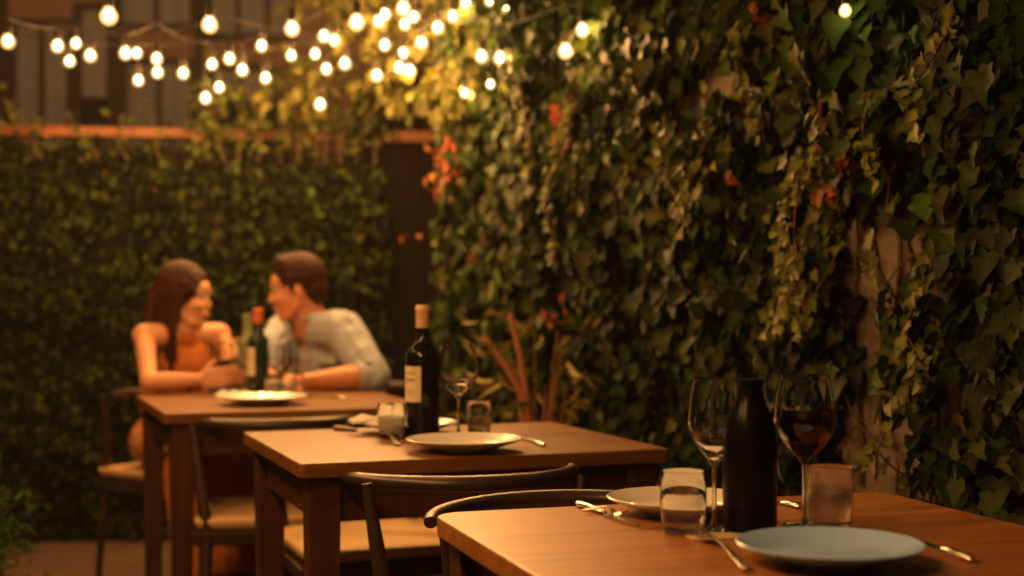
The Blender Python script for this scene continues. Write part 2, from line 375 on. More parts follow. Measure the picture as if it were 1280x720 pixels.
# main woody stems crossing the bare plaster
vs_ = MB()
for k in range(26):
    s = random.uniform(-.0, 4.6) if k > 3 else random.uniform(2.8, 3.25); z = random.uniform(0, 1.0); pts = []
    ds = random.uniform(-.25, .25)
    for i in range(22):
        t = i / 21; ss = s + ds * t + .05 * math.sin(t * 7 + k) + .015 * math.sin(t * 31 + 2 * k); zz = z + (2.0) * t
        p = WO + WU * ss + WN * (.012 + .008 * math.sin(9 * t + k)); pts.append(Vector((p[0], p[1], zz)) - Vector(ivy_off))
    vs_.tube(pts, [random.uniform(.004, .009) * (1 - .5 * i / 21) for i in range(22)], 6)
for k in range(9):        # side tendrils over the bare patch
    s0 = 2.92 + .03 * k; z0 = .6 + .06 * k; pts = []
    for i in range(12):
        t = i / 11; p = WO + WU * (s0 + (.26 if k % 2 else -.2) * t) + WN * (.014 + .02 * math.sin(3 * t)); pts.append(Vector((p[0], p[1], z0 + .09 * math.sin(t * 3 + k) + .05 * t)) - Vector(ivy_off))
    vs_.tube(pts, [.003 - .0015 * i / 11 for i in range(12)], 5)
vs_.build('stem', M['stem'], ivy)

# red autumn leaves in the ivy
P = []; T = []; Nn = []; S = []
for (px, py, sp, n) in [(603, 212, 18, 22), (612, 185, 10, 8), (592, 238, 12, 10), (745, 394, 12, 9), (757, 142, 10, 9), (750, 180, 10, 4), (1110, 240, 12, 5), (1135, 215, 10, 4), (1012, 20, 10, 3), (980, 225, 6, 3), (558, 300, 6, 3), (690, 330, 40, 4)]:
    for i in range(n):
        x = px + random.gauss(0, sp * .5); y = py + random.gauss(0, sp * .8) ; s, d = wall_s(x)
        p = WO + WU * s + WN * random.uniform(.12, .19); P.append(np.array([p[0], p[1], PZ(y, d)]) - ivy_off)
        T.append(np.array([0, 0, -1]) + rng.normal(0, .4, 3)); Nn.append(WN + rng.normal(0, .4, 3)); S.append(random.uniform(.022, .042))
n = len(P); tr = np.array([.17, .045, .018])[None] * np.exp(rng.normal(0, .35, (n, 1))); tr[:, 1] *= rng.uniform(.6, 2, n)
tag(leaves('red_leaves', 'ivy', np.array(P), np.array(T), np.array(Nn), np.array(S), np.clip(tr, 0, 1), M['ivy'], ivy), 'small red autumn leaves among the green')

# ------------------------------------------------------------------ back hedge, fence, gate
HA = np.array([-3.4, 5.93, 0.]); HB = np.array([-.56, 6.39, 0.]); HU = norm(HB - HA); HN = np.array([HU[1], -HU[0], 0.]); HL = np.linalg.norm(HB - HA)
fence = empty('timber_fence', (float(HA[0]), float(HA[1]), 0), math.atan2(HU[1], HU[0])); tag(fence, 'dark board fence with a red stained top rail behind the hedge', 'fence')
fb = MB()
for i in range(int(HL / .15)): fb.box((.075 + i * .15, .16, .87), (.142, .022, 1.74))
fb.build('board', M['fence'], fence, smooth=False)
r_ = MB(); r_.box((HL / 2, .13, 1.80), (HL, .11, .045)); r_.build('top_rail', M['rail'], fence, smooth=False, bevel=.004)
hedge = empty('leafy_hedge', (float(HA[0]), float(HA[1]), 0)); tag(hedge, 'dense dark green clipped hedge of small leaves behind the couple', 'hedge')
ho = np.array(hedge.location)
def hedge_leaves(name, n, off, size, base, var, yel, top=1.76, mask=None, sh='oval', m='hedge'):
    s = rng.uniform(0, HL, n); z = rng.uniform(.0, 1, n) * (top + .05 * field(8, s, s * 0, 2.5)); keep = np.ones(n, bool)
    if mask is not None: keep = mask(s, z)
    s, z = s[keep], z[keep]; n = len(s)
    o = .02 + .05 * field(21, s, z, 1.8) + rng.uniform(off[0], off[1], n)
    pos = HA + HU * s[:, None] + HN * o[:, None]; pos[:, 2] = z
    tip = np.array([0, 0, -1.])[None] + rng.normal(0, .6, (n, 3)) + HN * .3; nor = HN[None] + np.array([0, 0, .5]) + rng.normal(0, .5, (n, 3))
    return leaves(name, sh, pos - ho, tip, nor, np.clip(rng.normal(size, size * .25, n), size * .5, size * 1.6), tints(n, base, var, yel), M[m], hedge)
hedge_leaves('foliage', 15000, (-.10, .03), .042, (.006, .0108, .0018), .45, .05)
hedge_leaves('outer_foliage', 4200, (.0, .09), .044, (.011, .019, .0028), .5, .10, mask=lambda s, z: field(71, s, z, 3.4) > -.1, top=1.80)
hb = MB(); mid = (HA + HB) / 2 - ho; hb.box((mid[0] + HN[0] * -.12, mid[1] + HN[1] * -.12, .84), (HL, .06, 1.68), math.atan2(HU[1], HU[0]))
hm = mat('dark hedge twigs', (.012, .012, .007), .9); hb.build('twig_core', hm, hedge, smooth=False)  # solid dark box filling the hedge behind its leaves
# sprigs reaching over the rail
P = []; T = []; Nn = []; S = []; tw = MB()
for (px, h, n) in [(50, .10, 22), (60, .06, 12), (248, .16, 40), (262, .20, 40), (280, .22, 46), (300, .20, 46), (320, .24, 40), (340, .22, 40), (365, .32, 60), (385, .40, 60), (402, .34, 50), (425, .25, 40), (445, .30, 40), (470, .22, 30), (160, .05, 12), (120, .05, 10), (10, .05, 10), (205, .07, 12)]:
    d = 6.15; x = PX(px, d); y = np.interp(x, [HA[0], HB[0]], [HA[1], HB[1]]) - .06; lean = random.uniform(-.1, .1)
    pts = [Vector((x + lean * t + .02 * math.sin(5 * t + px), y - .05 * t, 1.66 + (h + .14) * t)) - Vector(ho) for t in [i / 6 for i in range(7)]]
    tw = MB(); tw.tube(pts, [.004 - .0004 * i for i in range(7)], 5); tw.build('twig', M['stem'], hedge)
    for i in range(n):
        t = random.uniform(.2, 1); p = pts[min(int(t * 6), 5)].lerp(pts[min(int(t * 6) + 1, 6)], t * 6 % 1)
        P.append(np.array(p) + rng.normal(0, .035, 3)); T.append(rng.normal(0, 1, 3) + np.array([0, 0, -.3])); Nn.append(HN + rng.normal(0, .6, 3)); S.append(random.uniform(.03, .06))
leaves('sprig_leaves', 'oval', np.array(P), np.array(T), np.array(Nn), np.array(S), tints(len(P), (.03, .042, .009), .35, .3), M['hedge'], hedge)
P = []; S = []
for (px, py) in [(57, 170), (64, 183), (128, 203), (129, 221), (245, 173), (226, 189), (189, 238), (60, 196), (180, 205), (222, 200), (330, 150), (35, 176), (276, 200)]:
    for k in range(1 if px % 2 else 0):
        d = 6.0; x = PX(px + random.gauss(0, 2), d); y = np.interp(x, [HA[0], HB[0]], [HA[1], HB[1]]) - .13; P.append(np.array([x, y, PZ(py + random.gauss(0, 2), y)]) - ho); S.append(random.uniform(.018, .03))
n = len(P); tag(leaves('red_leaves', 'oval', np.array(P), rng.normal(0, 1, (n, 3)), HN[None] + rng.normal(0, .4, (n, 3)), np.array(S), np.tile([.24, .07, .03], (n, 1)), M['hedge'], hedge), 'scattered red leaves in the hedge')

gate = empty('wooden_gate', (-.38, 6.42, 0)); tag(gate, 'tall wooden gate, coloured black for the dark gap, with a red crossbeam between hedge and ivy', 'gate')
b = MB()
for i in range(4): b.box((-.21 + i * .13, 0, 1.05), (.124, .03, 2.1))
b.build('gate_board', M['gate_gap_black'], gate, smooth=False, bevel=.004)
b = MB(); b.box((-.02, -.04, 1.79), (.36, .05, .05)); b.build('crossbeam', M['rail'], gate, smooth=False, bevel=.004)
b = MB(); b.box((.20, -.02, 1.45), (.09, .09, 2.9)); b.build('post', M['gate_gap_black'], gate, smooth=False, bevel=.005)
b = MB(); b.box((-.31, -.02, 1.0), (.08, .08, 2.0)); b.build('post', M['gate_gap_black'], gate, smooth=False, bevel=.005)

# building behind
bd = empty('house_behind', (-1.5, 9.3, 0)); tag(bd, 'dark brown rendered house with curtained windows beyond the fence', 'house')
b = MB(); b.box((0, .5, 2.6), (9, 1.0, 5.2)); b.build('wall', M['facade'], bd, smooth=False)
def window(x0, x1, y0, y1, dark=None, d=9.3, m='curtain', nm=1):
    xa, xb, za, zb = PX(x0, d) + 1.5, PX(x1, d) + 1.5, PZ(y1, d), PZ(y0, d)
    f = MB(); w = .045; cx, cz = (xa + xb) / 2, (za + zb) / 2
    f.box((cx, -.03, zb), (xb - xa + w, .08, w)); f.box((cx, -.03, za), (xb - xa + w, .08, w)); f.box((xa, -.035, cz), (w, .08, zb - za - w)); f.box((xb, -.035, cz), (w, .08, zb - za - w))
    for i in range(nm): f.box((xa + (xb - xa) * (i + 1) / (nm + 1), -.028, cz), (.028, .05, zb - za - w))
    fo = f.build('window', M['wframe'], bd, smooth=False)
    p = MB(); p.box((cx, -.008, cz), (xb - xa - w, .012, zb - za - w)); p.build('pane', M[m], fo, smooth=False)
    if dark:
        p = MB(); zc = PZ(dark, d); p.box((cx, -.018, (za + zc) / 2), (xb - xa - w, .010, zc - za - w)); p.build('pane', M['darkpane'], fo, smooth=False)
window(18, 92, 30, 220, nm=1); window(100, 142, 10, 220, dark=118, nm=0); window(156, 245, 78, 220, nm=1); window(150, 245, -60, 36, nm=1)
window(262, 372, -60, 48, nm=2); window(262, 350, 85, 220, dark=118, nm=1); window(-80, 6, 20, 220, m='darkpane'); window(384, 470, -80, 22, nm=1)
b = MB(); b.box((PX(420, 9.3) + 1.5, -.05, 2.6), (.52, .10, 5.2)); b.build('pilaster', M['facade2'], bd, smooth=False)
for px in (8, 122 + 27, 250):
    b = MB(); b.box((PX(px, 9.3) + 1.5, -.06, 2.6), (.05, .05, 5.2)); b.build('downpipe', M['wframe'], bd, smooth=False)

# ------------------------------------------------------------------ overhanging vine / tree beyond the wall end
tree = empty('overhanging_tree', (-.25, 6.75, 0)); tag(tree, 'leafy tree spreading its lit yellow green branches over the corner by the gate', 'tree')
to = np.array(tree.location); tk = MB()
tk.tube([(0, 0, 0), (.02, -.02, .8), (-.01, -.05, 1.6), (.03, -.08, 2.2), (.06, -.15, 2.7)], [.075, .062, .055, .045, .03], 10); tk.build('trunk', M['stem'], tree)
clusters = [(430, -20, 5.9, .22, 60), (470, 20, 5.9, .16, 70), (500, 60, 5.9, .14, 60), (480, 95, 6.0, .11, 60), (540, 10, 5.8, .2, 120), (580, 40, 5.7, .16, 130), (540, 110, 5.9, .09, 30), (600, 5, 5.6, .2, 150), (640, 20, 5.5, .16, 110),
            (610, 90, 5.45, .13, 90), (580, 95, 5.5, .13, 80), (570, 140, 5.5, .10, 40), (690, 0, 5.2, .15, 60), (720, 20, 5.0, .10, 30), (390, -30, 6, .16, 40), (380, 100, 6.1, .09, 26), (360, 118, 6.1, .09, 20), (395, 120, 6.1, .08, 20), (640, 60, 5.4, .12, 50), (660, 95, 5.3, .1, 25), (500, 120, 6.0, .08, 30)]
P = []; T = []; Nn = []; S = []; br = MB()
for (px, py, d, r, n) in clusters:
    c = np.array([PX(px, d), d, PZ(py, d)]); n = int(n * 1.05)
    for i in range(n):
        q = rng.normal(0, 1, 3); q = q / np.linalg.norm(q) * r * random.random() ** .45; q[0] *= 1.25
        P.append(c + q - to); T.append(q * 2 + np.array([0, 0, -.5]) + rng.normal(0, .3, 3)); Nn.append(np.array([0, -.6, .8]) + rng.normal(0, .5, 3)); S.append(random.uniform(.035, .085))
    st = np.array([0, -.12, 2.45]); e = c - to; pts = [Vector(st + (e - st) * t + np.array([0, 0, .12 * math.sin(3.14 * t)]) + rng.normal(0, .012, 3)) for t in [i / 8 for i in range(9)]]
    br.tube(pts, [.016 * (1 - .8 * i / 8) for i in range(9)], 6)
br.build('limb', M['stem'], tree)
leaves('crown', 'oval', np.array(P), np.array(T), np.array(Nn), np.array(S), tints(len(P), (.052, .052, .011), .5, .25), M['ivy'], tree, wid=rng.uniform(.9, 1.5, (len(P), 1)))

# ------------------------------------------------------------------ string lights
LD = bpy.data.lights.new('bulb light', 'POINT'); LD.energy = 4.0; LD.color = BULB_COL; LD.shadow_soft_size = .016
def bulb_mesh(r):
    b = MB(); prof = [(0, -r * 1.15)] + [(r * math.sin(a) , -r * 1.15 + r * (1 - math.cos(a)) * 1.0) for a in [i * math.pi / 12 for i in range(1, 9)]] + [(r * .62, r * .68), (r * .50, r * .95)]
    b.lathe(prof, n=16); return b.mesh('bulb')
LN = LD.copy(); LN.energy = 20; LM = LD.copy(); LM.energy = 6  # brighter lamps for the added overhead strings
BM = bulb_mesh(.0215); BM.materials.append(M['bulb'])
cm = MB(); cm.lathe([(0, -.013), (.006, -.011), (.0105, -.002), (.009, .008), (.004, .014), (0, .015)], n=12); CM = cm.mesh('filament'); CM.materials.append(M['core'])
sk = MB(); sk.lathe([(0, .020), (.011, .020), (.0125, .026), (.0125, .050), (.008, .058), (0, .058)], n=12); SK = sk.mesh('socket'); SK.materials.append(M['cord'])
def string(label, items, lead=None, drop=13, r=1.0, energy=1.0, world=None):
    """items: (px, py, depth) of bulb centres along the string, left to right"""
    pts = [Vector((PX(a, d), d, PZ(b, d))) for (a, b, d) in items] if world is None else [Vector(w) for w in world]
    root = empty('string_lights', tuple(pts[0])); tag(root, label, 'string lights', 'warm globe bulbs strung over the terrace')
    o = pts[0]; loc = [p - o for p in pts]; n = len(loc)
    top = [p.z + .075 for p in loc]
    for it in range(14):
        sm = [top[0]] + [(top[i - 1] + 2 * top[i] + top[i + 1]) / 4 for i in range(1, n - 1)] + [top[-1]]
        top = [max(sm[i], loc[i].z + .066) for i in range(n)]
    cord = MB(); cp_ = [Vector((p.x, p.y, t)) for p, t in zip(loc, top)]
    full = []
    ext0, ext1 = lead if lead else (Vector((-.5, 0, .2)), Vector((.4, 0, .2)))
    cp_ = [cp_[0] + ext0] + cp_ + [cp_[-1] + ext1]
    for i in range(len(cp_) - 1):
        a, b_ = cp_[i], cp_[i + 1]; sag = .012 * (b_ - a).length / .2
        for k in range(6): t = k / 6; full.append(a.lerp(b_, t) - Vector((0, 0, sag * 4 * t * (1 - t) * .3)))
    full.append(cp_[-1]); cord.tube(full, .0019, 6)
    for p, c in zip(loc, cp_[1:-1]):
        if c.z - p.z > .07: cord.tube([c, Vector((p.x, p.y, p.z + .055))], .002, 5)
    cord.build('cord', M['cord'], root)
    for p in loc:
        bo = bpy.data.objects.new('bulb', BM); COL.objects.link(bo); bo.parent = root; bo.location = p; s = r * random.uniform(.92, 1.08); bo.scale = (s,) * 3
        so = bpy.data.objects.new('socket', SK); COL.objects.link(so); so.parent = bo
        fo = bpy.data.objects.new('filament', CM); COL.objects.link(fo); fo.parent = bo
        lo = bpy.data.objects.new('bulb_light', (LM if 'middle' in label else LN) if world else LD); COL.objects.link(lo); lo.parent = bo
    return root
string('nearest bulb string with four large spaced bulbs at top left', [(136, 19, 4.3), (262, 30, 4.4), (365, 35, 4.5), (446, 27, 4.8), (504, 10, 5.2)], lead=(Vector((-.6, -.3, .13)), Vector((.3, .2, .1))), r=1.15)
string('bulb string starting at the left edge and sagging past the dark window', [(10, 51, 4.7), (72, 57, 5.3), (113, 69, 5.3), (157, 66, 5.4), (196, 73, 5.1), (229, 91, 5.4), (265, 80, 5.5), (303, 87, 5.5), (332, 97, 5.4), (394, 67, 5.5)], lead=(Vector((-.35, -.1, .05)), Vector((.3, .1, .15))))
string('bulb string crossing from the pale window up to the tree', [(95, 54, 5.6), (171, 66, 5.6), (197, 90, 5.6), (287, 73, 5.3), (327, 57, 5.5), (364, 69, 5.6), (405, 45, 5.3), (418, 50, 5.3), (473, 26, 5.4), (517, 21, 5.4), (582, 3, 5.4)], lead=(Vector((-.9, 0, .12)), Vector((.3, -.1, .15))))
string('lowest bulb string dipping towards the hedge at left', [(87, 76, 5.7), (173, 100, 5.6), (257, 122, 5.4), (274, 109, 5.7), (400, 130, 5.4), (431, 79, 5.5), (481, 56, 5.4), (506, 30, 5.4), (547, 34, 5.3), (613, 0, 5.2)], lead=(Vector((-.9, 0, .2)), Vector((.3, -.1, .15))))
string('bulb string tangled in the yellow lit leaves beside the gate', [(408, 86, 5.8), (471, 94, 5.5), (504, 66, 5.7), (527, 53, 5.3), (566, 20, 5.2), (631, 7, 5.1)], lead=(Vector((-.4, .2, .15)), Vector((.3, -.1, .15))))
string('short bulb string reaching across onto the ivy wall', [(481, 18, 5.7), (499, 84, 5.7), (512, 88, 5.4), (602, 70, 5.1), (625, 72, 4.95), (707, 63, 4.45), (728, 37, 4.35)], lead=(Vector((-.2, .2, .1)), Vector((.15, -.15, .12))))
string('three dim bulbs hanging low in the leaves at the wall corner', [(581, 116, 5.35), (585, 101, 5.5), (613, 105, 5.2)], lead=(Vector((-.1, .1, .2)), Vector((.15, -.05, .25))), r=.75)
# unseen strings added overhead, above the frame, to light the tables
string('unseen bulb string added overhead to light the left side of the tables', None, world=[(-2.0, 3.6, 2.15), (-1.65, 3.1, 2.05), (-1.3, 2.6, 1.98), (-.92, 2.15, 1.86), (-.66, 1.65, 1.80), (-.50, 1.1, 1.86)], lead=(Vector((-.5, .7, .25)), Vector((.2, -.8, .3))), r=1.1)
string('unseen bulb string added overhead to light the middle table', None, world=[(-1.5, 4.1, 2.1), (-1.1, 3.8, 2.02), (-.7, 3.5, 2.0), (-.3, 3.2, 2.06)], lead=(Vector((-.7, .5, .25)), Vector((.9, -.7, .3))), r=1.1)
lb = empty('added_ivy_light', (0, 0, 0)); s_, d_ = wall_s(1137); pp = WO + WU * s_ + WN * .17; lb.location = (pp[0], pp[1], PZ(20, d_)); tag(lb, 'small bulb added among ivy leaves at upper right in place of a bright leaf', 'light bulb')  # added bulb in place of a brightly lit leaf
o = bpy.data.objects.new('bulb', BM); COL.objects.link(o); o.parent = lb; o.scale = (.62,) * 3
so = bpy.data.objects.new('socket', SK); COL.objects.link(so); so.parent = o
fo = bpy.data.objects.new('filament', CM); COL.objects.link(fo); fo.parent = o
L2 = bpy.data.lights.new('added ivy bulb light', 'POINT'); L2.energy = .35; L2.color = (1, .75, .3); L2.shadow_soft_size = .015
lo = bpy.data.objects.new('bulb_light', L2); COL.objects.link(lo); lo.parent = lb

# ------------------------------------------------------------------ furniture
def rrect(w, l, r, n=5):
    pts = []
    for (cx, cy, a0) in ((w / 2 - r, l / 2 - r, 0), (-w / 2 + r, l / 2 - r, 90), (-w / 2 + r, -l / 2 + r, 180), (w / 2 - r, -l / 2 + r, 270)):
        for i in range(n + 1): a = R(a0 + 90 * i / n); pts.append((cx + r * math.cos(a), cy + r * math.sin(a)))
    return pts
def table(label, A, ang, w, l, rc=.012, top='table_dimmed'):
    u = Vector((math.cos(R(ang)), math.sin(R(ang)))); v = Vector((-u.y, u.x)); c = Vector(A) + u * w / 2 + v * l / 2
    t = empty('dining_table', (c.x, c.y, 0), R(ang)); tag(t, label, 'table', 'wooden dining tables in a row')
    pts = rrect(w, l, rc); n = len(pts); m = MB()
    m.add([(x, y, TH - .030) for x, y in pts] + [(x, y, TH) for x, y in pts], [tuple(range(n - 1, -1, -1)), tuple(range(n, 2 * n))] + [(i, (i + 1) % n, n + (i + 1) % n, n + i) for i in range(n)])
    m.build('tabletop', M[top], t, smooth=True, bevel=.0035)
    a = MB(); k = .055
    a.box((0, -l / 2 + k, TH - .078), (w - 2 * k - .065, .022, .092)); a.box((0, l / 2 - k, TH - .078), (w - 2 * k - .065, .022, .092))
    a.box((-w / 2 + k, 0, TH - .078), (.022, l - 2 * k - .065, .092)); a.box((w / 2 - k, 0, TH - .078), (.022, l - 2 * k - .065, .092))
    a.build('apron', M['tableleg'], t, smooth=False, bevel=.002)
    for sx in (-1, 1):
        for sy in (-1, 1):
            g_ = MB(); x, y = sx * (w / 2 - k), sy * (l / 2 - k); g_.frustum((x, y, 0), (.046, .046), (x, y, TH - .032), (.066, .066)); g_.build('leg', M['tableleg'], t, smooth=False, bevel=.003)
    return t
def A_from_D(D, ang, l): return (D[0] + l * math.sin(R(ang)), D[1] - l * math.cos(R(ang)))
T1 = table('nearest wooden table with blue tinted plate, black bottle and two wine glasses', A_from_D((-.123, 2.138), 17.5, .68), 17.5, .78, .68, .045, 'table')
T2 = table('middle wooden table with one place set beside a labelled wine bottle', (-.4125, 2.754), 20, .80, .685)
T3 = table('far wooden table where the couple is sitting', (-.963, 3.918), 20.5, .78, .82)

def make_chair(half=.245, back=-.235, rz=.72, fwd=.0):
    t = empty('armchair')
    s = MB(); s.frustum((0, 0, .425), (.42, .40), (0, 0, .462), (.44, .43)); so = s.build('seat', M['seat'], t, bevel=.016, seg=3)
    f = MB(); f.frustum((.0, 0, .385), (.43, .42), (0, 0, .424), (.45, .44)); f.build('seat_frame', M['chair'], t, smooth=False, bevel=.005)
    r = MB(); pts = []
    for i in range(25):
        a = -1 + 2 * i / 24; y = half * math.sin(a * math.pi / 2 * .98) * 1.0; x = back + (1 - math.cos(a * math.pi / 2)) ** 1.0 * .235 + fwd
        pts.append((x, y, rz))
    r.tube(pts, [.011] + [.0125 + .006 * math.cos((i / 24 - .5) * math.pi) for i in range(1, 24)] + [.011], 12, flat=.9); r.build('back_rail', M['chair'], t)
    for sy in (-1, 1):
        l = MB(); l.tube([(.195, sy * .195, .43), (.21, sy * .21, .0)], [.017, .011], 10); l.build('leg', M['chair'], t)
        l = MB(); l.tube([(-.245, sy * .185, 0), (-.205, sy * .175, .42), (-.175, sy * .20, .60), (-.165, sy * .218, rz)], [.011, .018, .015, .010], 10); l.build('leg', M['chair'], t)
    k = MB(); k.tube([(.20, -.20, .22), (.20, .20, .22)], .009, 8); k.tube([(-.225, -.18, .26), (-.225, .18, .26)], .009, 8); k.build('stretcher', M['chair'], t)
    return t
G = 'dark wood armchairs with tan woven seats'
c = make_chair(); c.location = (.115, 2.26, 0); c.rotation_euler.z = R(-84); tag(c, 'dark armchair behind the nearest table, curved rail peeping over its corner', 'chair', G)
def chair(x, y, face, label):
    n = copy_tree(c); n.location = (x, y, 0); n.rotation_euler.z = R(face); tag(n, label, 'chair', G); return n
chair(PX(580, 2.7) - .025, 2.68 + .235, 107, 'dark armchair in front of the middle table, its back rail towards us')
c2 = make_chair(rz=.655); c2.location = (-.375, 3.66, 0); c2.rotation_euler.z = R(-70); tag(c2,  'dark armchair with tan seat tucked under the far side of the middle table', 'chair', G)
chair(-.705, 4.14, 100, 'dark armchair with tan seat in front of the table of the couple')
chair(-1.19, 5.11, -36, 'dark armchair at left that the woman sits on')
chair(-.52, 5.40, -131, 'dark armchair behind the far table that the man sits on')

# ------------------------------------------------------------------ tableware
def plate(x, y, r, m, label, z=TH):
    t = empty('plate', (x, y, z)); b = MB(); k = r / .12
    b.lathe([(0, .004), (.045 * k, .004), (.048 * k, 0), (.054 * k, 0), (.058 * k, .004), (.085 * k, .012), (.112 * k, .021), (.119 * k, .0245), (.120 * k, .0262), (.118 * k, .0272), (.108 * k, .0225), (.088 * k, .0145), (.080 * k, .0105), (.06 * k, .0092), (0, .0090)], n=72)
    t2 = b.build('plate', m, None, loc=(x, y, z)); bpy.data.objects.remove(t); tag(t2, label, 'plate', 'stoneware dinner plates'); return t2
plate(PX(1037, 1.735), 1.735, .1145, M['plate_sky_tint'], 'plate tinted blue for the sky reflection at the front of the nearest table')
plate(PX(848, 2.13), 2.13, .108, M['plate'], 'white plate at the back of the nearest table behind the water glass')
plate(PX(580, 2.99), 2.99, .123, M['plate'], 'white plate at the front of the middle table beside the labelled bottle')
plate(PX(512, 3.38), 3.38, .115, M['plate'], 'white plate under a folded napkin at the back of the middle table')
plate(PX(328, 4.25), 4.25, .135, M['plate'], 'white plate on the far table in front of the couple')

def shell(outer, t, zbot):
    """closed glass wall from an outer profile (list of r,z bottom to top) with inner offset t above zbot"""
    inner = [(max(r - t, .0), z) for r, z in outer if z >= zbot and r > t]
    return [(0, outer[0][1])] + outer + [(outer[-1][0] - t * .5, outer[-1][1] + t * .4)] + inner[::-1] + [(0, max(inner[0][1], zbot))]

def wine_glass(x, y, h, rb, label, wine=None, m_wine='wine', z=TH, clearwater=None, rim=.80):
    t = empty('wine_glass', (x, y, z)); tag(t, label, 'wine glass', 'stemmed wine glasses')
    st = h * .43; bh = h - st
    bowl = []
    for i in range(19):
        q = i / 18; r = rb * (math.sin(min(q / .5, 1) * math.pi / 2) ** .82) if q < .5 else rb * (1 - (1 - rim) * ((q - .5) / .5) ** 1.6)
        bowl.append((max(r, .0045), st + bh * q))
    b = MB(); tk = .0011
    inner = [(max(r - tk - .0016 * max(0, 1 - i / 6), 0.0), zz + (.006 * max(0, 1 - i / 5) + tk * .4)) for i, (r, zz) in enumerate(bowl)]
    b.lathe([(0, st - .004), (.0042, st - .002)] + bowl[1:] + [(bowl[-1][0] - tk / 2, h + .0005)] + inner[::-1][:-1] + [(0, inner[1][1] - .001)], n=48)
    b.build('bowl', M['glass'], t)
    s = MB(); s.lathe([(0, st - .003), (.0043, st - .003), (.0038, st - .010), (.0032, st - .025), (.0031, st * .5), (.0036, .016), (.008, .006), (.020, .0035), (.034, .0022), (.0345, .0012), (.034, 0), (0, 0)], n=36); s.build('stem', M['glass'], t)
    if wine:
        zf = st + bh * wine; pr = [(r - tk - .0004, zz + .002) for r, zz in bowl[1:] if zz < zf - .002]
        rl = np.interp(zf, [a[1] for a in bowl], [a[0] for a in bowl]) - tk - .0004
        w = MB(); w.lathe([(0, pr[0][1] - .0015)] + pr + [(rl, zf), (0, zf)], n=48); w.build('wine', M[m_wine], t)
    return t
def tumbler(x, y, h, r, label, fill=None, m='glass', liquid='water', z=TH):
    t = empty('tumbler', (x, y, z)); tag(t, label, 'drinking glass', 'short glass tumblers')
    b = MB(); o = [(r * .78, 0), (r * .86, .002), (r * .90, .006), (r * .93, h * .24), (r * .985, h * .45), (r * 1.0, h * .65), (r * .98, h)]; tk = .0013
    inner = [(r * .60, .010), (r * .84, .013), (r * .93 - tk, h * .24), (r * .985 - tk, h * .45), (r - tk, h * .65), (r * .98 - tk, h)]
    b.lathe([(0, 0)] + o + [(r * .98 - tk / 2, h + .0008)] + inner[::-1] + [(0, .009)], n=48); b.build('glass_wall', M[m], t)
    if fill:
        zf = h * fill; pr = [(rr + .0004, zz - .0004) for rr, zz in inner if zz < zf - .002]; rl = np.interp(zf, [a[1] for a in inner], [a[0] for a in inner]) + .0004
        w = MB(); w.lathe([(0, .0096)] + pr + [(rl, zf), (0, zf)], n=48); w.build('drink', M[liquid], t)
    return t
D1 = 1.985
wine_glass(PX(893, D1), D1, .212, .0365, 'clear empty wine glass left of the black bottle on the nearest table', wine=.16, m_wine='water')
wine_glass(PX(1006, D1 + .02), D1 + .02, .215, .0435, 'large wine glass half full of red wine on the nearest table', wine=.62, rim=.79)
tumbler(PX(854, 1.955), 1.955, .086, .0325, 'tumbler of water on the nearest table beside the clear wine glass', fill=.66)
tumbler(PX(1039, 1.99), 1.995, .087, .0328, 'misted tumbler of cloudy drink behind the blue tinted plate', m='frost', fill=.6, liquid='cloudy')
wine_glass(PX(573, 3.27), 3.27, .214, .0460, 'wine glass beside the cream labelled bottle on the middle table', wine=.34, m_wine='water', rim=.86)
tumbler(PX(599, 3.36), 3.36, .078, .0300, 'tumbler half full right of the wine glass on the middle table', fill=.5, liquid='cloudy')
tumbler(PX(489, 3.25), 3.255, .078, .0325, 'water tumbler left of the bottle on the middle table', fill=.62, liquid='whitened_water')
wine_glass(PX(301, 4.72), 4.74, .185, .034, 'wine glass between the woman and the bottle on the far table', wine=.42, m_wine='cloudy')
wine_glass(PX(348, 4.62), 4.62, .165, .031, 'wine glass right of the bottle on the far table', wine=.3, m_wine='water')
wine_glass(PX(378, 4.60), 4.60, .160, .030, 'rightmost wine glass on the far table in front of the man', wine=.3, m_wine='water')
wine_glass(-.957, 4.70, .170, .032, 'wine glass of dark red wine held by the woman', wine=.45)
tumbler(PX(343, 4.55), 4.53, .075, .028, 'left of two water tumblers standing by the bottle on the far table', fill=.7, liquid='whitened_water')
tumbler(PX(361, 4.55), 4.55, .075, .028, 'right of two water tumblers standing by the bottle on the far table', fill=.6, liquid='whitened_water')

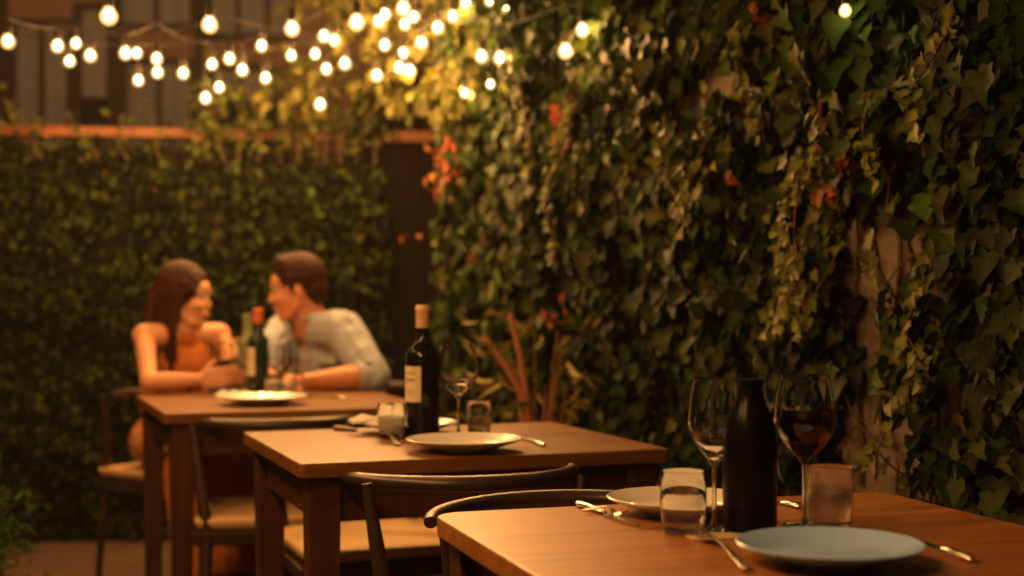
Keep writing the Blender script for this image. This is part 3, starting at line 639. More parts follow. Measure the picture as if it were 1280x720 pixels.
def bottle(x, y, h, r, label, glass, foil=None, lab=None, rot=0, neck=None, squat=False, z=TH):
    t = empty('wine_bottle', (x, y, z), rot); tag(t, label, 'bottle')
    b = MB(); nr = .0145
    if squat: prof = [(0, .004), (r * .7, 0), (r * .93, .002), (r, .010), (r, h * .56), (r * .97, h * .64), (r * .89, h * .72), (r * .74, h * .79), (r * .58, h * .85), (r * .50, h * .90), (r * .47, h * .955), (r * .52, h * .965), (r * .52, h), (0, h)]
    else: prof = [(0, .006), (r * .7, 0), (r * .94, .002), (r, .008), (r, h * .60), (r * .97, h * .635), (r * .82, h * .672), (r * .55, h * .705), (nr * 1.15, h * .745), (nr, h * .80), (nr, h * .955), (nr * 1.12, h * .958), (nr * 1.12, h * .985), (nr * .9, h), (0, h)]
    b.lathe(prof, n=48); b.build('bottle_glass', glass, t)
    if foil:
        f = MB(); f.lathe([(nr + .0006, h * .83), (nr + .0012, h * .831), (nr + .001, h * .955), (nr * 1.12 + .001, h * .958), (nr * 1.12 + .001, h * .985), (nr * .92, h + .0012), (0, h + .0012)], n=32); f.build('capsule', foil, t)
    if lab:
        z0, z1, a0, a1 = lab; l = MB(); vs = []; fs = []; k = 20
        for j in range(2):
            for i in range(k + 1): a = R(a0 + (a1 - a0) * i / k); vs.append(((r + .0007) * math.cos(a), (r + .0007) * math.sin(a), h * (z0, z1)[j]))
        for i in range(k): fs.append((i, i + 1, k + 2 + i, k + 1 + i))
        l.add(vs, fs); lo_ = l.build('label', M['label'], t)
        q = MB()
        for (za, zb, fa, fb) in ((.80, .82, .2, .8), (.60, .64, .25, .75), (.30, .315, .3, .7), (.2, .21, .35, .65)):
            vs = []; fs = []
            for j in range(2):
                for i in range(k + 1): a = R(a0 + (a1 - a0) * (fa + (fb - fa) * i / k)); zz = h * (z0 + (z1 - z0) * (za, zb)[j]); vs.append(((r + .0014) * math.cos(a), (r + .0014) * math.sin(a), zz))
            for i in range(k): fs.append((i, i + 1, k + 2 + i, k + 1 + i))
            q.add(vs, fs)
        q.build('printed_border', M['ink'], lo_)
    return t
bottle(PX(941, 1.95) , 1.975, .212, .0378, 'squat matt black bottle between the two wine glasses on the nearest table', M['matte_bottle'], squat=True)
bottle(PX(528, 3.28), 3.29, .304, .0395, 'black wine bottle with cream label and beige capsule on the middle table', M['bottle'], M['foil'], (.27, .54, 182, 268))
bottle(PX(322, 4.62), 4.63, .285, .0350, 'dark wine bottle with orange red capsule and cream label on the far table', M['green_bottle'], M['foil_red'], (.23, .55, 200, 262))
bottle(PX(312, 4.86), 4.82, .265, .034, 'pale green glass bottle standing just behind the orange capped bottle', mat('pale green glass', (.34, .42, .20), .12, trans=.5))

def fork(p, q, label, z=TH, m='steel', roll=0):
    p, q = Vector((*p, 0)), Vector((*q, 0)); L_ = (q - p).length; a = math.atan2(q.y - p.y, q.x - p.x)
    t = empty('fork', (p.x, p.y, z), a); tag(t, label, 'fork')     # tines at origin, handle along +x
    h = MB(); k = L_ / .19
    pr = [(.062, .0035, .009), (.085, .0022, .012), (.12, .003, .009), (.165, .0052, .005), (.185, .0062, .004), (.19, .0035, .004)]
    vs = []; fs = []
    for (x, w, zz) in pr: vs += [(x * k, -w, zz), (x * k, w, zz), (x * k, w, zz + .0026), (x * k, -w, zz + .0026)]
    for i in range(len(pr) - 1):
        b0 = i * 4; fs += [(b0 + j, b0 + (j + 1) % 4, b0 + 4 + (j + 1) % 4, b0 + 4 + j) for j in range(4)]
    fs += [(3, 2, 1, 0), (20, 21, 22, 23)]; h.add(vs, fs); h.build('handle', M[m], t, bevel=.0008)
    f = MB(); vs = []; fs = []; pr = [(.040, .011, .0035), (.050, .0115, .0045), (.058, .0075, .0075), (.064, .0036, .0092)]
    for (x, w, zz) in pr: vs += [(x * k, -w, zz), (x * k, w, zz), (x * k, w, zz + .002), (x * k, -w, zz + .002)]
    for i in range(3):
        b0 = i * 4; fs += [(b0 + j, b0 + (j + 1) % 4, b0 + 4 + (j + 1) % 4, b0 + 4 + j) for j in range(4)]
    fs += [(3, 2, 1, 0), (12, 13, 14, 15)]; f.add(vs, fs)
    for i in range(4):
        y = -.0093 + i * .0062; f.tube([(.042 * k, y, .0045), (.02 * k, y * 1.02, .003), (.004 * k, y, .0065), (0, y, .009)], [.0018, .0016, .0012, .0006], 6)
    f.build('tines', M[m], t); return t
def knife(p, q, label, z=TH, hm='steel', w=1.0):
    p, q = Vector((*p, 0)), Vector((*q, 0)); L_ = (q - p).length; a = math.atan2(q.y - p.y, q.x - p.x); k = L_ / .21
    t = empty('table_knife', (p.x, p.y, z), a); tag(t, label, 'knife')   # blade tip at origin
    b = MB(); vs = []; fs = []
    for (x, y0, y1) in [(0, .001, .003), (.012, -.004, .0055), (.04, -.0085, .006), (.09, -.0095, .006), (.108, -.006, .005), (.115, -.003, .003)]: vs += [(x * k, y0 * w, .0012), (x * k, y1 * w, .0012), (x * k, y1 * w, .0026), (x * k, y0 * w, .0026)]
    for i in range(5):
        b0 = i * 4; fs += [(b0 + j, b0 + (j + 1) % 4, b0 + 4 + (j + 1) % 4, b0 + 4 + j) for j in range(4)]
    fs += [(3, 2, 1, 0), (20, 21, 22, 23)]; b.add(vs, fs); b.build('blade', M['steel'], t)
    h = MB(); h.tube([(.113 * k, 0, .004), (.125 * k, 0, .0045), (.165 * k, 0, .0055), (.20 * k, 0, .0055), (.21 * k, 0, .005)], [.0035, .0045 * w, .0058 * w, .0066 * w, .0045 * w], 10, flat=.7); h.build('handle', M[hm], t); return t
def tp(px, py, z=TH):
    d = (CAMZ - z) * F / (py - HY); return (PX(px, d), d)
fork(tp(873, 668), tp(934, 716), 'fork left of the blue tinted plate on the nearest table')
knife(tp(1140, 674), tp(1216, 704), 'knife right of the blue tinted plate on the nearest table')
k1 = knife(tp(800, 658), tp(722, 633), 'knife crossing the fork left of the white back plate on the nearest table', w=1.1)
k1.rotation_euler.x = 0
fork(tp(782, 646), tp(728, 642), 'fork crossed under the knife beside the white back plate on the nearest table')
knife(tp(952, 625), tp(1001, 637), 'knife right of the white back plate behind the black bottle')
knife(tp(640, 543), tp(680, 559), 'knife right of the white front plate on the middle table')
fork(tp(478, 541), tp(497, 558), 'fork beside the water tumbler on the middle table')
M['dhandle'] = noisy('dark wooden knife handle', (.10, .04, .02), (.16, .065, .035), (1, 1, 1), (.4, .5), .1, 30)
knife(tp(478, 542), tp(418, 538), 'wooden handled knife beside the napkin on the middle table', hm='dhandle', w=1.6)
knife(tp(388, 495), tp(432, 500), 'knife right of the plate on the far table')

# coaster and napkins
cx_, cy_ = tp(893, 667); b = MB(); b.box((0, 0, .001), (.095, .095, .002)); o = b.build('coaster', M['coaster'], smooth=False, bevel=.0006, loc=(cx_, cy_ + .0, TH)); o.rotation_euler.z = R(12); tag(o, 'square beige paper coaster beside the clear wine glass', 'coaster')
def napkin(x, y, z, w, l, rz, label, folds=3, hgt=.012):
    n1, n2 = 26, 20; vs = []; fs = []
    for j in range(n2 + 1):
        for i in range(n1 + 1):
            u, v = i / n1 - .5, j / n2 - .5
            vs.append((u * w * (1 + .08 * math.sin(v * 6)), v * l * (1 + .1 * math.sin(u * 7 + 1)), hgt * (.75 + .25 * math.sin(u * 6.28 * folds + 2 * v)) * (1 - (2 * abs(u)) ** 6 * .7) + .003 * math.sin(v * 17)))
    for j in range(n2):
        for i in range(n1): a = j * (n1 + 1) + i; fs.append((a, a + 1, a + n1 + 2, a + n1 + 1))
    b = MB(); b.add(vs, fs); o = b.build('napkin', M['napkin'], loc=(x, y, z)); o.rotation_euler.z = rz; so = o.modifiers.new('s', 'SOLIDIFY'); so.thickness = .006; so.offset = -1; tag(o, label, 'napkin', 'folded white napkins'); return o
napkin(PX(478, 3.36), 3.36, TH + .028, .15, .07, R(8), 'folded white napkin lying over the back plate of the middle table', hgt=.014)
napkin(PX(291, 4.55), 4.56, TH + .002, .11, .07, R(14), 'small folded white napkin beside the hands of the woman', hgt=.016)

# ------------------------------------------------------------------ plants
pl = empty('dry_stalk_plant', (.075, 4.45, 0)); tag(pl, 'potless clump of thick dry reddish stalks growing in front of the ivy wall', 'plant')
for (px, py, r_) in [(638, 392, .011), (604, 420, .012)]:
    d = 4.42; top = Vector((PX(px, d) - .075, -.03, PZ(py, d))); mid_ = Vector((PX(660, d) - .075, -.02, PZ(510, d)))
    if px < 620: mid_ = Vector((PX(652, d) - .075, -.02, PZ(490, d)))
    k = MB(); k.tube([(0, 0, 0), (mid_.x * .8 + .01, -.01, mid_.z * .6), tuple(mid_), tuple(mid_.lerp(top, .5) + Vector((.006, 0, 0))), tuple(top)], [.017, .016, .014, r_, r_ * .75], 10); k.build('stalk', M['stalk'], pl)
k = MB()
for i in range(13):
    a = random.uniform(0, 6.28); sp = random.uniform(.03, .13); h = random.uniform(.5, .98); x, y = math.cos(a) * sp, math.sin(a) * sp * .5
    k.tube([(0, 0, .1), (x * .4, y * .4, h * .6), (x, y, h)], [.005, .004, .0015], 5)
k.build('thin_stalks', M['stalk'], pl)
P = []; T = []; S = []
for i in range(170):
    a = random.uniform(0, 6.28); sp = random.uniform(.05, .24); P.append(np.array([math.cos(a) * sp + .03, math.sin(a) * sp * .5, random.uniform(.3, 1.0)])); T.append(np.array([math.cos(a), math.sin(a), random.uniform(-.8, .9)])); S.append(random.uniform(.05, .13))
leaves('foliage', 'narrow', np.array(P), np.array(T), rng.normal(0, 1, (170, 3)), np.array(S), tints(170, (.16, .13, .04), .3, .9), M['ivy'], pl)

sh = empty('feathery_shrub', (-1.57, 3.95, 0)); tag(sh, 'bright green feathery shrub at the lower left corner', 'shrub'); k = MB(); P = []; T = []; S = []
for i in range(90):
    a = random.uniform(0, 6.28); sp = random.uniform(.03, .27); h = random.uniform(.25, .80) * (1 - .5 * (sp / .27) ** 2); e = Vector((math.cos(a) * sp, math.sin(a) * sp, h)); pts = [Vector((0, 0, 0)).lerp(e, t) + Vector((0, 0, .12 * math.sin(3.1 * t))) for t in (0, .33, .66, 1)]
    k.tube(pts, [.004, .0035, .0025, .001], 5)
    for j in range(34):
        t = random.uniform(.3, 1); p = Vector((0, 0, 0)).lerp(e, t) + Vector((0, 0, .12 * math.sin(3.1 * t))); P.append(np.array(p) + rng.normal(0, .008, 3)); T.append(np.array(e) * 1.2 + rng.normal(0, .5, 3)); S.append(random.uniform(.02, .05))
k.build('stem', M['stem'], sh); leaves('foliage', 'narrow', np.array(P), np.array(T), rng.normal(0, 1, (len(P), 3)), np.array(S), tints(len(P), (.04, .10, .022), .3, .2), M['hedge'], sh)

# ------------------------------------------------------------------ people
def sph(mb, c, r, rot=None, n=16, k=10):
    r = (r, r, r) if isinstance(r, (int, float)) else r; vs = []; fs = []
    for i in range(k + 1):
        th = math.pi * i / k
        for j in range(n):
            ph = 2 * math.pi * j / n; v = Vector((r[0] * math.sin(th) * math.cos(ph), r[1] * math.sin(th) * math.sin(ph), r[2] * math.cos(th)))
            vs.append((rot @ v if rot else v) + Vector(c))
    for i in range(k):
        for j in range(n): fs.append((i * n + j, (i + 1) * n + j, (i + 1) * n + (j + 1) % n, i * n + (j + 1) % n))
    mb.add(vs, fs)
def cap(mb, p, q, r0, r1, n=12):
    p, q = Vector(p), Vector(q); ax = (q - p); L_ = ax.length; ax.normalize()
    u = Vector((0, 0, 1)) if abs(ax.z) < .9 else Vector((1, 0, 0)); a = ax.cross(u).normalized(); b = a.cross(ax).normalized(); vs = []; fs = []; rings = []
    for i in range(6): t = math.pi / 2 * i / 5; rings.append((-r0 * math.cos(t), r0 * math.sin(t)))
    for i in range(6): t = math.pi / 2 * i / 5; rings.append((L_ + r1 * math.sin(t), r1 * math.cos(t)))
    for (x, r) in rings:
        for j in range(n): an = 2 * math.pi * j / n; vs.append(p + ax * x + (a * math.cos(an) + b * math.sin(an)) * max(r, 1e-4))
    for i in range(len(rings) - 1):
        for j in range(n): fs.append((i * n + j, (i + 1) * n + j, (i + 1) * n + (j + 1) % n, i * n + (j + 1) % n))
    mb.add(vs, fs)
def remesh(mb, name, vox=.005, sm=5, cut=None):
    me = mb.mesh(name); o = bpy.data.objects.new('tmp', me); COL.objects.link(o)
    r = o.modifiers.new('r', 'REMESH'); r.mode = 'VOXEL'; r.voxel_size = vox; r.use_smooth_shade = True
    s = o.modifiers.new('s', 'SMOOTH'); s.factor = .5; s.iterations = sm
    dg = bpy.context.evaluated_depsgraph_get(); dg.update(); out = bpy.data.meshes.new_from_object(o.evaluated_get(dg)); bpy.data.objects.remove(o); out.name = name
    if cut:
        import bmesh
        bm = bmesh.new(); bm.from_mesh(out); dead = [f for f in bm.faces if cut(f.calc_center_median())]
        bmesh.ops.delete(bm, geom=dead, context='FACES'); bm.to_mesh(out); bm.free()
    out.materials.clear()
    for p in out.polygons: p.use_smooth = True
    return out
def wrinkle(me, amp, sc_=11.0, stretch=(1, 1, .45)):
    from mathutils import noise
    ns = [v.normal.copy() for v in me.vertices]
    for v, n in zip(me.vertices, ns):
        q = Vector((v.co.x * stretch[0], v.co.y * stretch[1], v.co.z * stretch[2])) * sc_; q += noise.noise_vector(q * .6) * .9
        v.co += n * amp * (.6 - 2.0 * abs(noise.noise(q)) + .35 * noise.noise(q * 2.3))
    return me
def head(mb, c, rot, s=1.0, fem=False):
    T_ = lambda v: Vector(c) + rot @ (Vector(v) * s)
    sph(mb, T_((-.012, 0, .032)), (.094 * s, .074 * s, .088 * s), rot); sph(mb, T_((.030, 0, -.030)), (.060 * s, (.054 if fem else .058) * s, .078 * s), rot)
    sph(mb, T_((.052, 0, -.090)), ((.030 if fem else .034) * s, (.027 if fem else .034) * s, .023 * s), rot); sph(mb, T_((.052, 0, .040)), (.036 * s, .054 * s, .034 * s), rot)
    nz = .0 if not fem else -.006
    cap(mb, T_((.083, 0, .012)), T_((.101 + nz, 0, -.024)), .0075 * s, (.0095 + nz * .2) * s); sph(mb, T_((.093 + nz, .009, -.027)), .0068 * s); sph(mb, T_((.093 + nz, -.009, -.027)), .0068 * s)
    sph(mb, T_((.086, 0, -.053)), (.010 * s, .021 * s, .0065 * s), rot); sph(mb, T_((.084, 0, -.065)), (.010 * s, .019 * s, .0070 * s), rot)
    for y in (-1, 1):
        sph(mb, T_((.062, y * .034, -.024)), (.026 * s, .022 * s, .022 * s), rot); sph(mb, T_((.082, y * .028, .024)), (.012 * s, .020 * s, .007 * s), rot)
        sph(mb, T_((-.008, y * .073, -.008)), (.017 * s, .007 * s, .029 * s), rot); cap(mb, T_((-.01, y * .045, -.045)), T_((.045, y * .028, -.088)), .022 * s, .02 * s)
def hand(mb, w, fdir, pn, thumb, curl=.5, s=1.0):
    """w wrist, fdir finger direction, pn palm normal (the way fingers curl), thumb = side vector on which the thumb lies"""
    f = Vector(fdir).normalized(); p = Vector(pn).normalized(); p = (p - f * p.dot(f)).normalized(); sd = f.cross(p); sd = sd if sd.dot(Vector(thumb)) > 0 else -sd; w = Vector(w)
    lens = [.072, .080, .075, .060]
    for i in range(4):
        off = (.027 - .018 * i) * s; base = w + f * .082 * s + sd * off; cap(mb, w + f * .012 * s + sd * off * .75, base, .0125 * s, .0105 * s); a = curl * (.5 + .08 * i); cur = base
        d = f
        for k, (frac, rr) in enumerate(((.45, .0088), (.30, .0080), (.25, .0070))):
            ang = a * (k + 1) * .9; d = (f * math.cos(ang) + p * math.sin(ang)); nx = cur + d * lens[i] * frac * s; cap(mb, cur, nx, rr * s, (rr - .0007) * s); cur = nx
    t0 = w + f * .02 * s + sd * .022 * s; t1 = t0 + (f * .6 + sd * .75 + p * .25).normalized() * .038 * s; t2 = t1 + (f * .85 + sd * .25 + p * .45 * (1 + curl)).normalized() * .032 * s; t3 = t2 + (f * .9 - sd * .05 + p * .6 * (1 + curl)).normalized() * .024 * s
    cap(mb, t0, t1, .014 * s, .011 * s); cap(mb, t1, t2, .011 * s, .0095 * s); cap(mb, t2, t3, .0095 * s, .008 * s)
def rotz(yaw, pitch=0, roll=0): return (Matrix.Rotation(R(yaw), 3, 'Z') @ Matrix.Rotation(R(-pitch), 3, 'Y') @ Matrix.Rotation(R(roll), 3, 'X'))
def eyes(root, c, rot, s):
    for y in (-1, 1):
        e = MB(); sph(e, (0, 0, 0), .0112 * s, n=14, k=10); me = e.mesh('eye')
        me.materials.append(M['eye']); me.materials.append(M['iris'])
        for pf in me.polygons:
            if (rot.inverted() @ Vector(pf.center)).x > .0086 * s: pf.material_index = 1
        o = bpy.data.objects.new('eye', me); COL.objects.link(o); o.parent = root; o.location = Vector(c) + rot @ (Vector((.0715, y * .030, .008)) * s)
    b = MB()
    for y in (-1, 1): b.tube([Vector(c) + rot @ (Vector((x, y * yy, z)) * s) for x, yy, z in ((.094, .014, .029), (.089, .030, .034), (.077, .046, .028))], [.003 * s, .003 * s, .0015 * s], 6)
    return b

def woman():
    root = empty('person', (-1.31, 5.08, 0)); o0 = Vector((-1.31, 5.08, 0)); tag(root, 'seated woman with long auburn hair in a rust sleeveless dress, holding a wine glass', 'person')
    f = Vector((.72, -.69, 0)); rt = Vector((-.69, -.72, 0)); up = Vector((0, 0, 1)); B = MB()
    W = lambda x, y, z: Vector((x, y, z)) - o0
    pel = W(-1.235, 5.11, .555); nk = W(-1.155, 4.965, .965); ch = pel.lerp(nk, .70) ; hc = W(-1.142, 4.955, 1.070); hr = rotz(-14, -4); rT = rotz(math.degrees(math.atan2(f.y, f.x)))
    sr = nk + rt * .152 - up * .028; sl = nk - rt * .152 - up * .028
    def torso(b, g):
        sph(b, pel, (.108 + g, .148 + g, .10 + g), rT); sph(b, pel.lerp(nk, .36), (.088 + g, .122 + g, .12 + g), rT); sph(b, ch, (.092 + g, .132 + g, .12 + g), rT)
        for y in (-1, 1): sph(b, ch + f * .040 + rt * y * .048 + up * -.012, (.046 + g, .058 + g, .066 + g), rT)
    torso(B, 0); cap(B, sr, sl, .044, .042); cap(B, nk - up * .03, hc - up * .055 + hr @ Vector((-.012, 0, 0)), .048, .043)
    cap(B, ch + up * .05, nk, .085, .06); head(B, hc, hr, .94, True)
    er = W(-1.195, 4.655, .792); wr = W(-1.025, 4.655, .800); el = W(-.955, 4.965, .785); wl = W(-.915, 4.79, .805)
    for sh_, e, w in ((sr, er, wr), (sl, el, wl)):
        cap(B, sh_, e, .037, .029); cap(B, e, e.lerp(w, .4), .030, .031); cap(B, e.lerp(w, .35), w, .031, .020)
    hand(B, wr, (.92, .10, .12), (.25, 1, 0), (0, .1, 1), 1.0, .93); hand(B, wl, (-.35, -.9, .05), (-.9, .3, 0), (0, 0, 1), .8, .93)
    kr = W(-1.07, 4.66, .50); kl = W(-.93, 4.80, .50); fr = W(-1.00, 4.55, .085); fl = W(-.90, 4.66, .085)
    for k_, ft, s_ in ((kr, fr, 1), (kl, fl, -1)):
        cap(B, pel + rt * s_ * .075, k_, .082, .056); cap(B, k_, k_.lerp(ft, .4), .055, .052); cap(B, k_.lerp(ft, .4), ft, .052, .034); cap(B, ft, ft + Vector((.10, -.10, -.045)), .034, .024)
    link('body', remesh(B, 'body', .0045, 5), M['skin_w'], root)
    D = MB(); torso(D, .009); cap(D, ch + up * .03, nk - up * .03, .088, .056)
    def skirt(b):
        for k_, ft, s_ in ((kr, fr, 1), (kl, fl, -1)):
            cap(b, pel + rt * s_ * .06, k_, .092, .078); cap(b, k_, k_.lerp(ft, .75) , .080, .082)
        cap(b, kr.lerp(kl, .5), fr.lerp(fl, .5) + up * .14, .09, .10); cap(b, pel, kr.lerp(kl, .5), .11, .085)
        for i in range(8): a = i / 7 * 2 - 1; p0 = kr.lerp(kl, (a + 1) / 2); p1 = fr.lerp(fl, (a + 1) / 2) + up * .10 + f * random.uniform(-.02, .03); cap(b, p0, p1, .04, .035)
    skirt(D); zt = nk.z + .004
    def cutd(p):
        lat = abs((p - nk).dot(rt)); fw = (p - nk).dot(f)
        return p.z > zt + (.02 if fw > 0 else 0) or (p.z > ch.z + .02 and lat > .122 - .45 * max(0, p.z - ch.z - .02))
    link('dress', wrinkle(remesh(D, 'dress', .006, 5, cutd), .005), M['dress'], root)
    H = MB(); T_ = lambda v: hc + hr @ (Vector(v) * .925)
    sph(H, T_((-.024, 0, .040)), (.098, .085, .094), hr)
    sph(H, T_((.014, 0, .090)), (.050, .060, .024), hr)
    for i in range(26):      # strands falling from the parting past the temples
        sd = 1 if i % 2 else -1; t = i / 25; sx = .070 - .12 * t; sz = lambda x, y: .034 + .092 * math.sqrt(max(.02, 1 - ((x + .012) / .100) ** 2 - (y / .080) ** 2)); p0 = T_((sx, sd * .004, sz(sx, 0))); p1 = T_((sx - .004, sd * .050, sz(sx - .004, .05))); p2 = T_((.030 - .10 * t, sd * .082, .02)); p3 = T_((.006 - .08 * t, sd * .084, -.10))
        cap(H, p0, p1, .008, .009, 6); cap(H, p1, p2, .009, .010, 6); cap(H, p2, p3, .010, .009, 6)
    for i in range(90):
        y = random.uniform(-1, 1); a = random.uniform(.0, 1); side = math.copysign(1, y)
        st = T_((.035 - .12 * a, side * (.070 + .008 * random.random()) * (1 - .35 * a ** 3), .055 - .02 * a))
        bl = .17 + .06 * random.random()
        if side > 0 and a < .4: bl = .27 + .05 * random.random()
        md = T_((-.0 - .105 * a, side * (.084 - .02 * a), -.05)); en = md + Vector((0, 0, -bl)) + f * random.uniform(-.03, .02) + (rt * -side * .02 if a > .5 else Vector())
        if side > 0 and a < .4: en += f * .055 + rt * .05
        mm = md.lerp(en, .5) + Vector(rng.normal(0, .008, 3)); cap(H, st, md, .011, .011, 7); cap(H, md, mm, .011, .009, 7); cap(H, mm, en, .009, .003, 7)
    for i in range(16):
        a = i / 15 * 2 - 1; cap(H, T_((-.10, a * .05, .03)), T_((-.115, a * .075, -.11)), .02, .018, 8); cap(H, T_((-.115, a * .075, -.11)), T_((-.12 + .02 * abs(a), a * .085, -.22 - .03 * random.random())), .018, .006, 8)
    link('hair', remesh(H, 'hair', .0036, 1), M['hair_w'], root)
    eb = eyes(root, hc, hr, .94); eb.build('eyebrows', M['hair_w'], root)
    l = MB(); sph(l, hc + hr @ (Vector((.0905, 0, -.053)) * .94), (.006, .019, .0045), hr); sph(l, hc + hr @ (Vector((.0885, 0, -.063)) * .94), (.006, .017, .005), hr); l.build('lips', M['lip'], root)
woman()

def man():
    o0 = Vector((-.55, 5.33, 0)); root = empty('person', tuple(o0)); tag(root, 'seated man with short brown hair in a grey open collar shirt, leaning towards the woman', 'person')
    f = Vector((-.75, -.66, 0)); lt = Vector((.66, -.75, 0)); up = Vector((0, 0, 1)); B = MB(); rT = rotz(math.degrees(math.atan2(f.y, f.x)))
    W = lambda x, y, z: Vector((x, y, z)) - o0
    pel = W(-.55, 5.33, .56); nk = W(-.715, 5.13, .985); ch = pel.lerp(nk, .68); hc = W(-.775, 5.09, 1.098); hr = rotz(186, -10)
    sn = nk + lt * .185 - up * .035; sf = nk - lt * .185 - up * .035
    def torso(b, g):
        sph(b, pel, (.12 + g, .165 + g, .11 + g), rT); sph(b, pel.lerp(nk, .34), (.11 + g, .155 + g, .14 + g), rT); sph(b, ch, (.115 + g, .172 + g, .15 + g), rT); cap(b, sn, sf, .058 + g, .058 + g)
        cap(b, ch + up * .06, nk - up * .01, .115 + g, .062 + g)
    torso(B, 0); cap(B, nk - up * .03, hc - up * .05 + hr @ Vector((-.02, 0, 0)), .062, .056); head(B, hc, hr, .98)
    en = W(-.478, 4.862, .800); wn = W(-.705, 4.735, .785); ef = W(-.90, 5.00, .792); wf = W(-.80, 4.80, .785)
    for s_, e, w in ((sn, en, wn), (sf, ef, wf)):
        cap(B, s_, e, .052, .043); cap(B, e, e.lerp(w, .4), .042, .043); cap(B, e.lerp(w, .35), w, .043, .028)
    hand(B, wn, (-.95, -.10, .0), (0, 0, -1), (0, 1, 0), .35, 1.03); hand(B, wf, (.55, -.8, 0), (0, 0, -1), (-1, 0, 0), .35, 1.03)
    kn = W(-.68, 4.88, .52); kf = W(-.93, 5.10, .52); fn = W(-.66, 4.80, .09); ff = W(-.95, 4.98, .09)
    for k_, ft, s_ in ((kn, fn, 1), (kf, ff, -1)): cap(B, pel + lt * s_ * .085, k_, .085, .062); cap(B, k_, k_.lerp(ft, .4), .058, .058); cap(B, k_.lerp(ft, .4), ft, .055, .038)
    link('body', remesh(B, 'body', .0048, 5), M['skin_m'], root)
    S_ = MB(); torso(S_, .014)
    for s_, e in ((sn, en), (sf, ef)):
        cap(S_, s_, s_.lerp(e, .5), .070, .066); cap(S_, s_.lerp(e, .45), e.lerp(s_, .02), .066, .059)
    cap(S_, en, en.lerp(wn, .10), .058, .054); cap(S_, ef, ef.lerp(wf, .12), .056, .054)
    for i in range(34):       # cloth folds
        a = random.random(); base = random.choice((sn, sf)); q_ = base.lerp(pel + lt * random.uniform(-.13, .13), .15 + .6 * a) + f * random.uniform(-.02, .10); e_ = q_ + (lt * random.uniform(-.1, .1) + up * random.uniform(-.14, .05)); 
        if (q_ - ch).length < .21: cap(S_, q_, e_, .022, .012, 8)
    for i in range(7): t = .12 * i + .1; c_ = sn.lerp(en, t); cap(S_, c_ + f * .03 + lt * .045 + up * .02, c_ - f * .03 + lt * .05 - up * .03, .016, .012, 8)
    vz = ch.z + .02
    def cuts(p):
        fw = (p - nk).dot(f); lat = abs((p - nk).dot(lt)); dz = p.z - (nk.z + .028)
        return (dz > 0 and (Vector((p.x, p.y, 0)) - Vector((nk.x, nk.y, 0))).length < .10) or (fw > .02 and p.z > vz and lat < .016 + .45 * (p.z - vz)) or dz > .05
    sm = wrinkle(remesh(S_, 'shirt', .005, 3, cuts), .007, 17); so = link('shirt', sm, M['shirt'], root)
    C_ = MB()
    for sd in (-1, 1):
        pts = []
        for i in range(9):
            t = i / 8; a = math.pi * (1 - t) * .98; pts.append((nk + (f * (-math.cos(a)) * .068 + lt * sd * math.sin(a) * .072) + up * (.050 - .055 * t)))
        pts.append(pts[-1] + f * .03 - up * .06 + lt * sd * .035); vs = []; fs = []
        for i, p in enumerate(pts):
            ou = (p - nk); ou.z = 0; ou = ou.normalized() if ou.length > .01 else f; vs += [p, p + ou * .022 - up * (.036 if i < 9 else .012)]
        for i in range(len(pts) - 1): fs.append((2 * i, 2 * i + 1, 2 * i + 3, 2 * i + 2))
        C_.add(vs, fs)
    co = C_.build('collar', M['shirt'], so); md = co.modifiers.new('s', 'SOLIDIFY'); md.thickness = .003
    for e, w in ((en, wn), (ef, wf)): K = MB(); a_ = e.lerp(w, .08); b_ = e.lerp(w, .24); K.tube([a_, a_.lerp(b_, .5), b_], [.052, .053, .050], 18); K.build('rolled_cuff', M['shirt'], so)
    Tm = MB(); sph(Tm, pel - up * .01, (.135, .18, .115), rT)
    for k_, ft, s_ in ((kn, fn, 1), (kf, ff, -1)): cap(Tm, pel + lt * s_ * .085, k_, .100, .078); cap(Tm, k_, ft + up * .02, .074, .060)
    zc = pel.z + .07; link('trousers', remesh(Tm, 'trousers', .008, 4), M['trouser'], root)
    for ft in (fn, ff): sh_ = MB(); cap(sh_, ft + Vector((0, .02, -.035)), ft + Vector((-.10, -.10, -.045)), .048, .040); link('shoe', remesh(sh_, 'shoe', .006, 4), M['shoe'], root)
    H = MB(); T_ = lambda v: hc + hr @ (Vector(v) * .965)
    sph(H, T_((-.022, 0, .048)), (.098, .082, .088), hr); sph(H, T_((.020, 0, .102)), (.056, .058, .030), hr); sph(H, T_((-.060, 0, -.002)), (.055, .066, .070), hr)
    for y in (-1, 1): cap(H, T_((.012, y * .072, .045)), T_((.012, y * .074, .005)), .014, .010, 8)
    for i in range(130):
        a = random.uniform(-1, 1); b_ = random.uniform(-.9, .55); p_ = T_((b_ * .075 - .01, a * .066, .128 - .05 * a * a - .045 * b_ * b_ * (b_ < 0))); cap(H, p_, p_ + hr @ Vector((.034, random.uniform(-.022, .022), random.uniform(-.006, .016))), .007, .0025, 6)
    link('hair', remesh(H, 'hair', .0036, 0), M['hair_m'], root)
    eyes(root, hc, hr, .98).build('eyebrows', M['hair_m'], root)
man()

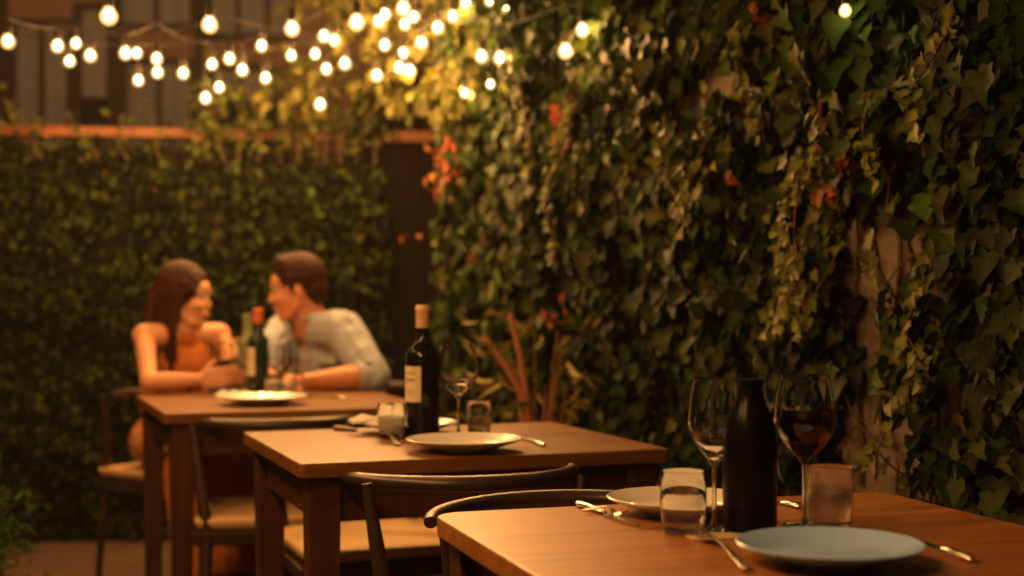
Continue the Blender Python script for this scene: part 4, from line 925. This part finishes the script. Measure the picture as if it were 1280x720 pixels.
hz = MB(); hz.box((0, 2.0, 2.6), (24, 22, 7.2)); hzm = bpy.data.materials.new('bloom haze'); hzm.use_nodes = True; hzm.node_tree.nodes.clear()
ho_ = N(hzm, 'ShaderNodeOutputMaterial'); pv = N(hzm, 'ShaderNodeVolumePrincipled'); pv.inputs['Density'].default_value = .0017; pv.inputs['Color'].default_value = (.9, .9, .9, 1); L(hzm, pv.outputs[0], ho_.inputs['Volume'])
tag(hz.build('haze', hzm, smooth=False), 'faint glowing bloom haze added round the lit bulbs', kind='stuff')  # thin volume added to imitate lens bloom around the bulbs

# ------------------------------------------------------------------ sky, sun, camera
w = bpy.data.worlds.new('World'); sc.world = w; w.use_nodes = True; nt = w.node_tree
sky = nt.nodes.new('ShaderNodeTexSky'); sky.sky_type = 'NISHITA'; sky.sun_disc = False; sky.sun_elevation = R(2); sky.sun_rotation = R(200)
bg = nt.nodes['Background']; nt.links.new(sky.outputs[0], bg.inputs[0]); bg.inputs[1].default_value = .006
sl = bpy.data.lights.new('sun', 'SUN'); sl.energy = .015; sl.angle = R(12); sl.color = (.8, .85, 1); so = bpy.data.objects.new('sun', sl); COL.objects.link(so)
so.rotation_euler = (R(50), 0, R(200 - 180))
cam = bpy.data.cameras.new('camera'); co = bpy.data.objects.new('camera', cam); COL.objects.link(co); sc.camera = co
co.location = (0, 0, CAMZ); co.rotation_euler = (R(90), 0, 0); cam.sensor_width = 36; cam.lens = 36 * F / 1280; cam.shift_y = 8 / 1280
cam.clip_start = .05; cam.clip_end = 300; cam.dof.use_dof = True; cam.dof.focus_distance = 2.35; cam.dof.aperture_fstop = 2.5
sc.view_settings.view_transform = 'Standard'; sc.view_settings.look = 'None'; sc.view_settings.exposure = .38; sc.view_settings.gamma = 1
cy = sc.cycles; cy.use_denoising = True; cy.max_bounces = 12; cy.transmission_bounces = 12; cy.transparent_max_bounces = 16; cy.glossy_bounces = 4; cy.diffuse_bounces = 3
cy.sample_clamp_indirect = 4; cy.blur_glossy = .6; cy.use_light_tree = True
try: cy.denoiser = 'OPENIMAGEDENOISE'; cy.denoising_input_passes = 'RGB_ALBEDO_NORMAL'
except Exception: pass
